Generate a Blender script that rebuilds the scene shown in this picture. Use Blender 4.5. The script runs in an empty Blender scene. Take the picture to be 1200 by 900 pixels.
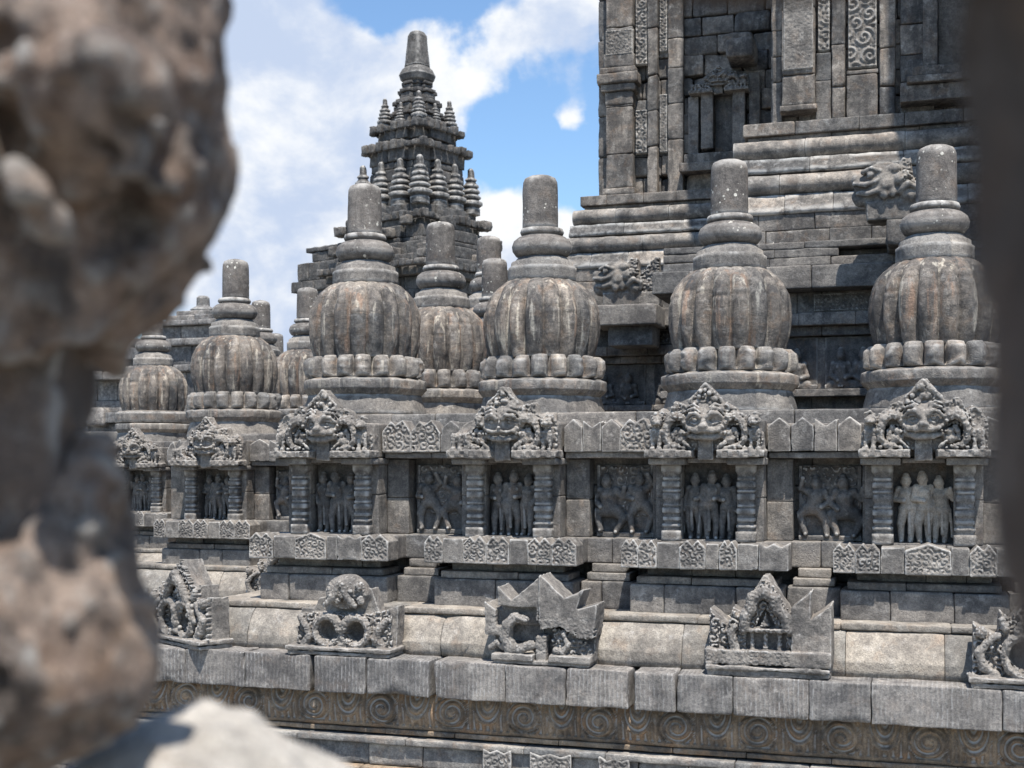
import bpy, math
import numpy as np

# ------------------------------------------------------------------ camera, sky, sun
S = bpy.context.scene
COL = S.collection
R = math.radians
cam_d = bpy.data.cameras.new("camera"); cam = bpy.data.objects.new("camera", cam_d); COL.objects.link(cam)
cam.location = (0, 0, 0); cam.rotation_euler = (R(90), 0, 0)
cam_d.sensor_width = 36; cam_d.lens = 45; cam_d.shift_y = 0.075
cam_d.clip_start = 0.05; cam_d.clip_end = 3000
cam_d.dof.use_dof = True; cam_d.dof.focus_distance = 12.8; cam_d.dof.aperture_fstop = 3.6
S.camera = cam
S.view_settings.view_transform = 'Standard'; S.view_settings.look = 'None'
S.view_settings.exposure = 0.60; S.view_settings.gamma = 1

SUN_DIR = np.array([0.178, -1.10, 2.75]); SUN_DIR /= np.linalg.norm(SUN_DIR)
SUN_EL = math.asin(SUN_DIR[2]); SUN_AZ = math.atan2(SUN_DIR[0], SUN_DIR[1])
sd = bpy.data.lights.new("sun", 'SUN'); sd.energy = 5.0; sd.angle = R(0.5); sd.color = (1, .955, .89)
sun = bpy.data.objects.new("sun", sd); COL.objects.link(sun)
from mathutils import Vector
sun.rotation_euler = Vector(-SUN_DIR).to_track_quat('-Z', 'Y').to_euler()
sun.location = (0, -5, 30)


class NT:
    """small helper for node trees"""
    def __init__(s, tree):
        s.t = tree; s.n = tree.nodes; s.l = tree.links
    def new(s, kind, **kw):
        nd = s.n.new(kind)
        for k, v in kw.items(): setattr(nd, k, v)
        return nd
    def put(s, sock, v):
        if isinstance(v, bpy.types.NodeSocket): s.l.new(v, sock)
        elif isinstance(v, (tuple, list)):
            sock.default_value = tuple(v) + (1,) if len(v) == 3 and sock.type == 'RGBA' else tuple(v)
        else: sock.default_value = v
    def math(s, op, a, b=0.0, c=0.0, clamp=False):
        nd = s.new('ShaderNodeMath', operation=op, use_clamp=clamp)
        s.put(nd.inputs[0], a); s.put(nd.inputs[1], b); s.put(nd.inputs[2], c)
        return nd.outputs[0]
    def vmath(s, op, a, b):
        nd = s.new('ShaderNodeVectorMath', operation=op)
        s.put(nd.inputs[0], a); s.put(nd.inputs[1], b)
        return nd.outputs['Value'] if op in ('DOT_PRODUCT', 'DISTANCE', 'LENGTH') else nd.outputs[0]
    def noise(s, co, scale, detail=4, rough=.55, dist=0.0):
        nd = s.new('ShaderNodeTexNoise')
        s.put(nd.inputs['Vector'], co); nd.inputs['Scale'].default_value = scale
        nd.inputs['Detail'].default_value = detail; nd.inputs['Roughness'].default_value = rough
        nd.inputs['Distortion'].default_value = dist
        return nd.outputs[0]
    def step(s, v, lo, hi):
        nd = s.new('ShaderNodeMapRange', interpolation_type='SMOOTHSTEP')
        s.put(nd.inputs[0], v); nd.inputs[1].default_value = lo; nd.inputs[2].default_value = hi
        return nd.outputs[0]
    def mix(s, f, a, b, blend='MIX'):
        nd = s.new('ShaderNodeMix', data_type='RGBA', blend_type=blend)
        s.put(nd.inputs[0], f); s.put(nd.inputs[6], a); s.put(nd.inputs[7], b)
        return nd.outputs[2]


wd = bpy.data.worlds.new("World"); S.world = wd; wd.use_nodes = True
w = NT(wd.node_tree); w.n.clear()
sky = w.new('ShaderNodeTexSky', sky_type='NISHITA'); sky.sun_disc = False
sky.sun_elevation = SUN_EL; sky.sun_rotation = SUN_AZ; sky.air_density = 1.0; sky.dust_density = 0.6; sky.ozone_density = 2.0
tc = w.new('ShaderNodeTexCoord'); dv = tc.outputs['Generated']
dw = w.vmath('MULTIPLY', dv, (1.0, 1.0, 1.35))
def billow(co, scale, off):
    nd = w.new('ShaderNodeTexNoise', noise_type='RIDGED_MULTIFRACTAL'); w.put(nd.inputs['Vector'], w.vmath('ADD', co, off))
    nd.inputs['Scale'].default_value = scale; nd.inputs['Detail'].default_value = 6; nd.inputs['Roughness'].default_value = .5; nd.inputs['Offset'].default_value = .9; nd.inputs['Gain'].default_value = 1.6
    return nd.outputs[0]
puff = w.math('SUBTRACT', 1.0, w.math('MULTIPLY', billow(dw, 5.5, (0, 0, 0)), .55))
fine = w.math('ADD', w.math('MULTIPLY', w.noise(dw, 9.5, 10, .58, .15), .65), w.math('MULTIPLY', puff, .32))
big = w.noise(w.vmath('ADD', dw, (3.1, 1.7, .4)), 2.6, 3, .5)
def sky_dir(px, py):
    v = np.array([(px-600)/1500, 1, (540-py)/1500]); return tuple(v/np.linalg.norm(v))
wn = w.new('ShaderNodeTexNoise'); w.put(wn.inputs['Vector'], dv); wn.inputs['Scale'].default_value = 16; wn.inputs['Detail'].default_value = 5
dvw = w.vmath('ADD', dv, w.vmath('MULTIPLY', w.vmath('SUBTRACT', wn.outputs[1], (.5, .5, .5)), (.09, .09, .07)))
bank = None                                         # where cloud banks stand in the sky
for px, py, rad, g in ((330, 120, .10, .42), (250, 300, .12, .34), (455, 110, .055, .30), (520, 82, .042, .30), (660, 50, .050, .34), (590, 75, .028, .16), (668, 148, .022, .40),
                       (640, 262, .05, .34), (575, 250, .03, .22), (480, 2, .055, -.46), (585, 18, .03, -.26), (620, 180, .06, -.40), (560, 165, .03, -.22), (330, 215, .035, -.14),
                       (425, 205, .02, -.15), (690, 215, .022, -.25), (250, 395, .035, -.12)):
    d = w.vmath('DISTANCE', dvw, sky_dir(px, py)); g = g*1.25 if g > 0 else g*.8
    e = w.math('MULTIPLY', w.math('EXPONENT', w.math('MULTIPLY', w.math('POWER', w.math('DIVIDE', d, rad), 2.0), -1.0)), g)
    bank = e if bank is None else w.math('ADD', bank, e)
dens = w.math('ADD', w.math('ADD', w.math('MULTIPLY', fine, 1.25), w.math('MULTIPLY', big, .35)), bank)
mask = w.step(dens, .95, 1.16)
up = w.vmath('ADD', dw, (0, 0, .03))                  # shaded where more cloud lies above
thick = w.math('ADD', w.math('MULTIPLY', w.noise(up, 9.5, 10, .58, .15), .75), w.math('MULTIPLY', w.noise(w.vmath('ADD', dw, (7, 2, 1)), 4.2, 4, .55), .45))
core = w.step(thick, .50, .70)
cloud = w.mix(core, (10.9, 11.05, 11.2), (6.2, 7.3, 9.4))
blue = w.mix(1.0, sky.outputs[0], (1.75, 2.0, 2.15), 'MULTIPLY')
bg = w.new('ShaderNodeBackground'); w.put(bg.inputs[0], w.mix(mask, blue, cloud)); bg.inputs[1].default_value = 0.062
wo = w.new('ShaderNodeOutputWorld'); w.l.new(bg.outputs[0], wo.inputs[0])

# ------------------------------------------------------------------ stone materials
def stone(name, c1, c2, pale=.3, warm=.0, dark=.3, lichen=.0, streak=.0, chisel=.0, bump=.6, grain=1.0, edge=.9, cs=1.0):
    m = bpy.data.materials.new(name); m.use_nodes = True
    k = NT(m.node_tree); bs = m.node_tree.nodes['Principled BSDF']
    tcn = k.new('ShaderNodeTexCoord'); oi = k.new('ShaderNodeObjectInfo')
    off = k.new('ShaderNodeCombineXYZ')
    for i in range(3): k.put(off.inputs[i], k.math('MULTIPLY', oi.outputs['Random'], 37.0 + 11*i))
    co = k.vmath('MULTIPLY', k.vmath('ADD', tcn.outputs['Object'], off.outputs[0]), (cs, cs, cs))
    cos = k.vmath('MULTIPLY', co, (1, 1, .16))
    n1 = k.noise(co, 2.3, 5, .6); n2 = k.noise(co, 13, 7, .65); n3 = k.noise(co, 75*grain, 3, .7); n4 = k.noise(co, 5.5, 6, .62, .4)
    f = k.step(k.math('ADD', k.math('MULTIPLY', n1, .6), k.math('MULTIPLY', n2, .4)), .38, .62)
    if cs == 1: c1 = (c1[0]*.67, c1[1]*.67, c1[2]*.675); c2 = (c2[0]*.98, c2[1]*.97, c2[2]*.96)
    c = k.mix(f, c1, c2)
    if dark: c = k.mix(k.math('MULTIPLY', k.step(k.noise(cos, 4.2, 6, .65), .49, .63), dark), c, (.055, .052, .051))
    c = k.mix(k.math('MULTIPLY', k.step(k.noise(k.vmath('ADD', co, (5, 3, 8)), 3.6, 8, .72), .495, .60), dark*.95), c, (.075, .071, .069))
    if warm: c = k.mix(k.math('MULTIPLY', k.step(n4, .50, .70), warm), c, (.30, .185, .105))
    if pale: c = k.mix(k.math('MULTIPLY', k.step(k.noise(co, 7.5, 7, .68), .54, .72), pale), c, (.47, .445, .41))
    if streak:
        st = k.noise(k.vmath('MULTIPLY', co, (1, 1, .09)), 13, 4, .6)
        c = k.mix(k.math('MULTIPLY', k.step(st, .56, .68), streak), c, (.50, .455, .38))
        st2 = k.noise(k.vmath('ADD', k.vmath('MULTIPLY', co, (1, 1, .12)), (9, 4, 2)), 9, 4, .6)
        c = k.mix(k.math('MULTIPLY', k.step(st2, .57, .70), streak*.8), c, (.30, .19, .13))
    n5 = k.noise(co, 34*grain, 5, .75)
    c = k.mix(1.0, c, k.mix(k.step(n3, .25, .75), (.74, .74, .75), (1.27, 1.265, 1.25)), 'MULTIPLY')
    c = k.mix(1.0, c, k.mix(k.step(n5, .3, .7), (.80, .80, .805), (1.18, 1.175, 1.165)), 'MULTIPLY')
    if edge:
        pt = k.step(k.new('ShaderNodeNewGeometry').outputs['Pointiness'], .508, .57)
        c = k.mix(k.math('MULTIPLY', k.math('MULTIPLY', pt, k.step(n4, .35, .6)), edge), c, (.46, .44, .41))
    if lichen:
        for sc, th, am in ((9, .19, .55), (17, .22, .56)):
            vo = k.new('ShaderNodeTexVoronoi'); k.put(vo.inputs['Vector'], k.vmath('ADD', co, k.vmath('MULTIPLY', k.new('ShaderNodeTexCoord').outputs['Object'], (.01, .01, .01)))); vo.inputs['Scale'].default_value = sc
            spot = k.math('MULTIPLY', k.math('SUBTRACT', 1.0, k.step(vo.outputs['Distance'], th*.7, th)), k.step(k.noise(co, 3.3, 3), am-.04, am+.03))
            c = k.mix(k.math('MULTIPLY', spot, lichen), c, (.66, .63, .55))
    at = k.new('ShaderNodeAttribute'); at.attribute_name = 'tint'
    t1 = k.math('ADD', at.outputs['Fac'], 1.0)
    tv = k.new('ShaderNodeCombineXYZ')
    k.put(tv.inputs[0], k.math('MULTIPLY_ADD', at.outputs['Fac'], 1.15, 1.0)); k.put(tv.inputs[1], t1); k.put(tv.inputs[2], k.math('MULTIPLY_ADD', at.outputs['Fac'], .82, 1.0))
    c = k.mix(1.0, c, tv.outputs[0], 'MULTIPLY')
    h = k.math('ADD', k.math('MULTIPLY', n2, .6), k.math('ADD', k.math('MULTIPLY', n3, .35), k.math('MULTIPLY', n5, .35)))
    vo = k.new('ShaderNodeTexVoronoi'); k.put(vo.inputs['Vector'], co); vo.inputs['Scale'].default_value = 44
    h = k.math('ADD', h, k.math('MULTIPLY', k.math('MULTIPLY', k.step(vo.outputs['Distance'], .08, .34), .22), k.step(n1, .4, .6)))
    if chisel:
        sx = k.new('ShaderNodeSeparateXYZ'); k.put(sx.inputs[0], tcn.outputs['Object'])
        wav = k.math('SINE', k.math('ADD', k.math('MULTIPLY', sx.outputs[0], 150.0), k.math('MULTIPLY', n1, 9.0)))
        lm = k.step(k.noise(co, 2.6, 3), .38, .60)
        dash = k.step(k.noise(k.vmath('MULTIPLY', co, (1, 1, .35)), 60, 2), .42, .60)
        ln = k.math('MULTIPLY', k.math('MULTIPLY', k.step(wav, .1, .95), lm), k.math('MULTIPLY', dash, chisel))
        c = k.mix(ln, c, (.40, .39, .375)); h = k.math('ADD', h, k.math('MULTIPLY', wav, .16))
    bp = k.new('ShaderNodeBump'); bp.inputs['Strength'].default_value = bump; bp.inputs['Distance'].default_value = .022
    k.put(bp.inputs['Height'], h)
    k.put(bs.inputs['Base Color'], c); k.put(bs.inputs['Normal'], bp.outputs[0])
    bs.inputs['Roughness'].default_value = .93; bs.inputs['Specular IOR Level'].default_value = .25
    return m

M_wall = stone("andesite_block", (.150, .139, .128), (.245, .226, .203), pale=.35, warm=.16, dark=.45)
M_step = stone("andesite_step", (.168, .156, .145), (.262, .243, .22), pale=.45, dark=.25)
M_carve = stone("carved_andesite", (.175, .162, .149), (.28, .257, .23), pale=.55, warm=.12, dark=.3, bump=.75)
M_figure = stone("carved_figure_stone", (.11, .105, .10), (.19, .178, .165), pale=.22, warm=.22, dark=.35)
M_figure_pale = stone("pale_figure_stone", (.36, .31, .25), (.50, .44, .37), pale=.4, warm=.25, dark=.1)
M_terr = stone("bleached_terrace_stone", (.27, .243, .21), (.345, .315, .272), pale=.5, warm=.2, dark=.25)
M_cope = stone("chiselled_coping_stone", (.168, .16, .154), (.262, .247, .23), pale=.4, warm=.1, dark=.4, chisel=.55)
M_ochre = stone("ochre_stained_stone", (.23, .175, .125), (.36, .27, .185), pale=.3, warm=.8, dark=.35)
M_band = stone("smooth_band_stone", (.20, .195, .19), (.31, .295, .27), pale=.4, warm=.25, dark=.4)
M_bell = stone("ribbed_bell_stone", (.14, .126, .114), (.245, .218, .19), pale=.4, warm=.2, dark=.85, streak=.6, bump=.9)
M_knob = stone("knob_ring_stone", (.17, .158, .147), (.265, .245, .222), pale=.45, warm=.28, dark=.35, streak=.4, bump=.9)
M_pin = stone("lichened_pinnacle_stone", (.14, .126, .116), (.21, .192, .175), pale=.22, warm=.14, dark=.3, lichen=.85)
M_tower = stone("temple_tower_stone", (.15, .14, .13), (.275, .252, .227), pale=.5, warm=.2, dark=.6)
M_relief = stone("carved_strip_stone", (.18, .168, .155), (.28, .262, .24), pale=.5, warm=.12, dark=.2)
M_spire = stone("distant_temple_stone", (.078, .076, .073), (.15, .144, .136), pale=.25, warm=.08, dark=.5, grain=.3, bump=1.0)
M_far = stone("far_gallery_stone", (.17, .165, .16), (.27, .26, .25), pale=.4, warm=.12, dark=.4, grain=.3)
M_rock = stone("brown_pitted_rock", (.22, .155, .12), (.47, .365, .295), pale=1.0, warm=.35, dark=.6, grain=1.0, bump=1.0, cs=4.2)
M_rockpale = stone("pale_pitted_rock", (.38, .35, .31), (.50, .465, .415), pale=.5, warm=.15, dark=.2, grain=1.3, cs=3.5)
M_darkrock = stone("dark_brown_shaded_rock", (.075, .055, .045), (.14, .107, .088), pale=.2, warm=.3, dark=.5, grain=1.3, cs=3.0)  # dark brown of the jamb; on the post's shaft it paints in shade
M_ground = stone("courtyard_ground", (.22, .20, .175), (.32, .30, .26), pale=.2, dark=.1)
m = bpy.data.materials.new("navy_cloth"); m.use_nodes = True; k = NT(m.node_tree); b_ = m.node_tree.nodes['Principled BSDF']
k.put(b_.inputs['Base Color'], k.mix(k.noise(k.new('ShaderNodeTexCoord').outputs['Object'], 9, 4), (.02, .03, .065), (.05, .075, .15))); b_.inputs['Roughness'].default_value = .85
M_navy = m

# ------------------------------------------------------------------ numpy mesh kit
def _hash(ix, iy, iz, seed):
    h = (ix*374761393 + iy*668265263 + iz*2147483647 + seed*144269) & 0xffffffff
    h = ((h ^ (h >> 13))*1274126177) & 0xffffffff
    h = ((h ^ (h >> 16))*2246822519) & 0xffffffff
    return ((h ^ (h >> 15)) & 0xffffff)/float(0xffffff)
def noise3(p, sc, seed=0):
    p = np.asarray(p)*sc + 100.0
    i = np.floor(p).astype(np.int64); f = p-i; f = f*f*(3-2*f)
    r = 0
    for dx in (0, 1):
        for dy in (0, 1):
            for dz in (0, 1):
                wt = (f[..., 0] if dx else 1-f[..., 0])*(f[..., 1] if dy else 1-f[..., 1])*(f[..., 2] if dz else 1-f[..., 2])
                r = r + wt*_hash(i[..., 0]+dx, i[..., 1]+dy, i[..., 2]+dz, seed)
    return r*2-1
def fbm(p, sc, oct=3, seed=0):
    r = 0; a = 1.0; tot = 0
    for o in range(oct):
        r = r + a*noise3(p, sc*2**o, seed+o*17); tot += a; a *= .5
    return r/tot
def rng(seed): return np.random.default_rng(seed)

class MB:
    """collects quads (and n-gons) that become ONE mesh"""
    def __init__(s): s.v = []; s.q = []; s.t = []; s.n = 0; s.off = 0
    def add(s, v, q, tint=0.0):
        v = np.asarray(v, float).reshape(-1, 3); q = np.asarray(q, int).reshape(-1, 4)
        s.v.append(v); s.q.append(q+s.n); s.t.append(np.broadcast_to(np.asarray(tint, float), (len(q),)).copy()); s.n += len(v)
    def mesh(s, name, smooth=True):
        v = np.concatenate(s.v); q = np.concatenate(s.q); t = np.concatenate(s.t)
        me = bpy.data.meshes.new(name)
        me.vertices.add(len(v)); me.vertices.foreach_set('co', v.astype(np.float32).ravel())
        tri = q[:, 2] == q[:, 3]
        lt = np.where(tri, 3, 4); ls = np.concatenate([[0], np.cumsum(lt)[:-1]])
        idx = q.ravel()[np.stack([np.ones_like(tri)]*3+[~tri], 1).ravel()]
        me.loops.add(len(idx)); me.loops.foreach_set('vertex_index', idx.astype(np.int32))
        me.polygons.add(len(q)); me.polygons.foreach_set('loop_start', ls.astype(np.int32))
        me.polygons.foreach_set('use_smooth', np.full(len(q), smooth))
        me.update(calc_edges=True); me.validate()
        if len(me.polygons) == len(t):
            a = me.attributes.new('tint', 'FLOAT', 'FACE'); a.data.foreach_set('value', t.astype(np.float32))
        return me

def grid_quads(n, m, wrap=False, flip=False):
    i = np.arange(n-1)[:, None]; j = np.arange(m if wrap else m-1)[None, :]; j2 = (j+1) % m
    q = np.stack(np.broadcast_arrays(i*m+j, i*m+j2, (i+1)*m+j2, (i+1)*m+j), -1).reshape(-1, 4)
    return q[:, ::-1] if flip else q

def block(mb, x0, x1, y0, y1, z0, z1, r=.014, cell=.10, amp=.005, chip=1.0, tint=0.0, seed=0, shear=None):
    """one dressed stone: worn, chipped edges and slightly uneven faces"""
    h = np.array([x1-x0, y1-y0, z1-z0])/2; c = np.array([x0+x1, y0+y1, z0+z1])/2
    r = min(r, h.min()*.45); ax = []
    for a in range(3):
        inner = max(h[a]-2.4*r, .0)
        n = max(2, int(math.ceil(2*inner/cell))+1)
        ax.append(np.unique(np.round(np.concatenate([[-h[a], -h[a]+.4*r, -h[a]+r], np.linspace(-inner, inner, n), [h[a]-r, h[a]-.4*r, h[a]]]), 6)))
    V = []; Q = []; n0 = 0
    for a, b, cc in ((0, 1, 2), (1, 2, 0), (2, 0, 1)):
        for sgn in (-1, 1):
            A, B = np.meshgrid(ax[a], ax[b], indexing='ij')
            P = np.zeros(A.shape+(3,)); P[..., a] = A; P[..., b] = B; P[..., cc] = sgn*h[cc]
            V.append(P.reshape(-1, 3)); Q.append(grid_quads(*A.shape, flip=(sgn > 0))+n0); n0 += A.size
    V = np.concatenate(V); Q = np.concatenate(Q)
    key, inv = np.unique(np.round(V*1e5).astype(np.int64), axis=0, return_inverse=True)
    P = key/1e5; Q = np.asarray(inv).ravel()[Q][:, ::-1]
    wp = P+c+seed*3.7
    rr = r*(.55+chip*2.6*np.clip(fbm(wp, 5.0, 2, seed)+.12, 0, 1)**1.5+.5*np.abs(noise3(wp, 22, seed+5)))
    rr = np.minimum(rr, h.min()*.6)[:, None]
    q = np.clip(P, -(h-rr), h-rr); d = P-q; L = np.linalg.norm(d, axis=1, keepdims=True)
    P = np.where(L > 1e-9, q+d/np.maximum(L, 1e-9)*np.minimum(rr, L), P)
    if amp:
        P = P+amp*np.stack([fbm(wp, 7, 3, seed+k*31) for k in (1, 2, 3)], -1)
    P = P+c
    if shear is not None: P = shear(P)
    mb.add(P, Q, tint)

def course(mb, x0, x1, y0, y1, z0, z1, L=.55, seed=0, gap=.004, joints=None, jit=.006, var=.16, shear=None, gaps={}, **kw):
    g = rng(seed+1000)
    if joints is None:
        xs = [x0]
        while xs[-1] < x1-.4*L:
            xs.append(xs[-1]+L*g.uniform(.65, 1.4))
        xs[-1] = x1
        if len(xs) < 2: xs = [x0, x1]
    else: xs = [x0]+[j for j in joints if x0 < j < x1]+[x1]
    for i in range(len(xs)-1):
        if xs[i+1]-xs[i] < .02: continue
        dy = g.uniform(-jit, jit); dz = g.uniform(-jit, jit)*.5
        block(mb, xs[i]+gap/2+gaps.get(xs[i], 0), xs[i+1]-gap/2, y0+dy, y1, z0+gap/2, z1-gap/2+dz, tint=g.uniform(-var, var), seed=seed*13+i, shear=shear, **kw)

def moulding(mb, prof, x0, x1, yback, L=.9, joints=None, seed=0, gap=.005, amp=.006, cell=.09, var=.13, broken=None):
    """stones cut to one profile of (y, z) points, laid end to end"""
    g = rng(seed+77); prof = np.array(prof, float)
    pts = [prof[0]]
    for a, b in zip(prof[:-1], prof[1:]):
        n = max(1, int(np.linalg.norm(b-a)/.06))
        for i in range(1, n+1): pts.append(a+(b-a)*i/n)
    pts = np.array(pts)
    pts = np.concatenate([[[yback, pts[0, 1]]], pts, [[yback, pts[-1, 1]]]])
    if joints is None:
        xs = [x0]
        while xs[-1] < x1-.4*L: xs.append(xs[-1]+L*g.uniform(.7, 1.35))
        xs[-1] = x1
    else: xs = [x0]+[j for j in joints if x0 < j < x1]+[x1]
    for i in range(len(xs)-1):
        a, b = xs[i]+gap/2, xs[i+1]-gap/2; n = max(3, int((b-a)/cell))
        X = np.concatenate([[a, a+.006], np.linspace(a+.02, b-.02, n), [b-.006, b]])
        dy = g.uniform(-.006, .006)
        m = len(pts); P = np.zeros((len(X), m, 3)); P[..., 0] = X[:, None]; P[..., 1] = pts[None, :, 0]+dy; P[..., 2] = pts[None, :, 1]
        endw = np.zeros(len(X)); endw[[0, -1]] = .008; endw[[1, -2]] = .002
        ctr = np.array([pts[:, 0].max(), pts[:, 1].mean()])
        d = P[..., 1:]-ctr; dl = np.linalg.norm(d, axis=-1, keepdims=True)
        P[..., 1:] -= d/np.maximum(dl, .05)*endw[:, None, None]
        nz = np.stack([fbm(P, 6, 3, seed*7+i+k*9) for k in (1, 2, 3)], -1)
        P = P+amp*nz*np.array([0, 1, 1])
        if broken and broken[0] < (a+b)/2 < broken[1]:
            e = np.clip(fbm(P, 3.5, 4, seed+5)+.1, 0, 1)
            P[..., 1] += .30*e*(P[..., 1] < yback-.02)
            P[..., 2] -= .12*e*(P[..., 2] > prof[-1, 1]+.05)
        V = P.reshape(-1, 3); Q = grid_quads(len(X), m, flip=True)
        N = len(V); cap = []
        V2 = np.concatenate([V, [P[0].mean(0)], [P[-1].mean(0)]])
        for j in range(m-1):
            cap.append((j+1, j, N, N)); o = (len(X)-1)*m; cap.append((o+j, o+j+1, N+1, N+1))
        cap.append((0, m-1, N, N)); cap.append(((len(X)-1)*m+m-1, (len(X)-1)*m, N+1, N+1))
        # back face
        back = [((ii)*m+m-1, (ii)*m, (ii+1)*m, (ii+1)*m+m-1) for ii in range(len(X)-1)]
        mb.add(V2, np.concatenate([Q, np.array(cap), np.array(back)[:, ::-1]]), g.uniform(-var, var))

def lathe(mb, prof, nth=96, fr=None, amp=.0, seed=0, step=.03, tint=0.0, sq=None):
    """profile of (r, z) turned about z; fr(theta, z) scales the radius; sq>2 squares the section"""
    prof = np.array(prof, float); pts = [prof[0]]
    for a, b in zip(prof[:-1], prof[1:]):
        n = max(1, int(np.linalg.norm(b-a)/step))
        for i in range(1, n+1): pts.append(a+(b-a)*i/n)
    pts = np.array(pts); th = np.arange(nth)/nth*2*math.pi
    T, Z = np.meshgrid(th, pts[:, 1]); Rr = np.broadcast_to(pts[:, 0][:, None], T.shape).copy()
    if fr is not None: Rr = Rr*fr(T, Z)
    if sq: Rr = Rr/((np.abs(np.cos(T))**sq+np.abs(np.sin(T))**sq)**(1/sq))
    P = np.stack([Rr*np.cos(T), Rr*np.sin(T), Z], -1)
    if amp:
        s = fbm(P+seed*5.3, 4.5, 4, seed); P[..., :2] *= (1+amp/np.maximum(Rr, .05)*s)[..., None]; P[..., 2] += amp*.4*fbm(P+9, 6, 2, seed)
    n, m = T.shape; V = P.reshape(-1, 3); Q = grid_quads(n, m, wrap=True)
    V = np.concatenate([V, [[0, 0, pts[0, 1]], [0, 0, pts[-1, 1]]]]); N = n*m
    j = np.arange(m); c0 = np.stack([(j+1) % m, j, np.full(m, N), np.full(m, N)], 1); o = (n-1)*m
    c1 = np.stack([o+j, o+(j+1) % m, np.full(m, N+1), np.full(m, N+1)], 1)
    if callable(tint):
        tint = np.concatenate([tint(np.broadcast_to((th+math.pi/m)[None, :], (n-1, m)), ((Z[:-1]+Z[1:])/2)).ravel(), np.zeros(2*m)])
    mb.add(V, np.concatenate([Q, c0, c1]), tint)

def spirals(u, v, cell, seed=0, lam=.045):
    """carved scroll pattern in [-1, 1]: one spiral per jittered cell, grooves where cells meet"""
    gu = u/cell; gv = v/cell; iu = np.floor(gu).astype(np.int64); iv = np.floor(gv).astype(np.int64)
    f1 = np.full(u.shape, 9.); f2 = f1.copy(); bx = np.zeros(u.shape); by = np.zeros(u.shape); sg = np.ones(u.shape)
    for dx in (-1, 0, 1):
        for dy in (-1, 0, 1):
            hx = _hash(iu+dx, iv+dy, iu*0, seed); hy = _hash(iu+dx, iv+dy, iu*0+1, seed)
            x = gu-(iu+dx+.2+.6*hx); y = gv-(iv+dy+.2+.6*hy); d = np.hypot(x, y)
            near = d < f1
            f2 = np.where(near, f1, np.minimum(f2, d)); bx = np.where(near, x, bx); by = np.where(near, y, by)
            sg = np.where(near, np.where(_hash(iu+dx, iv+dy, iu*0+2, seed) > .5, 1., -1.), sg); f1 = np.where(near, d, f1)
    th = np.arctan2(by, bx)*sg
    s = np.cos(2*math.pi*f1*cell/lam+th)
    return np.where(f2-f1 < .14, -1.0+(f2-f1)/.14, s)

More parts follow.
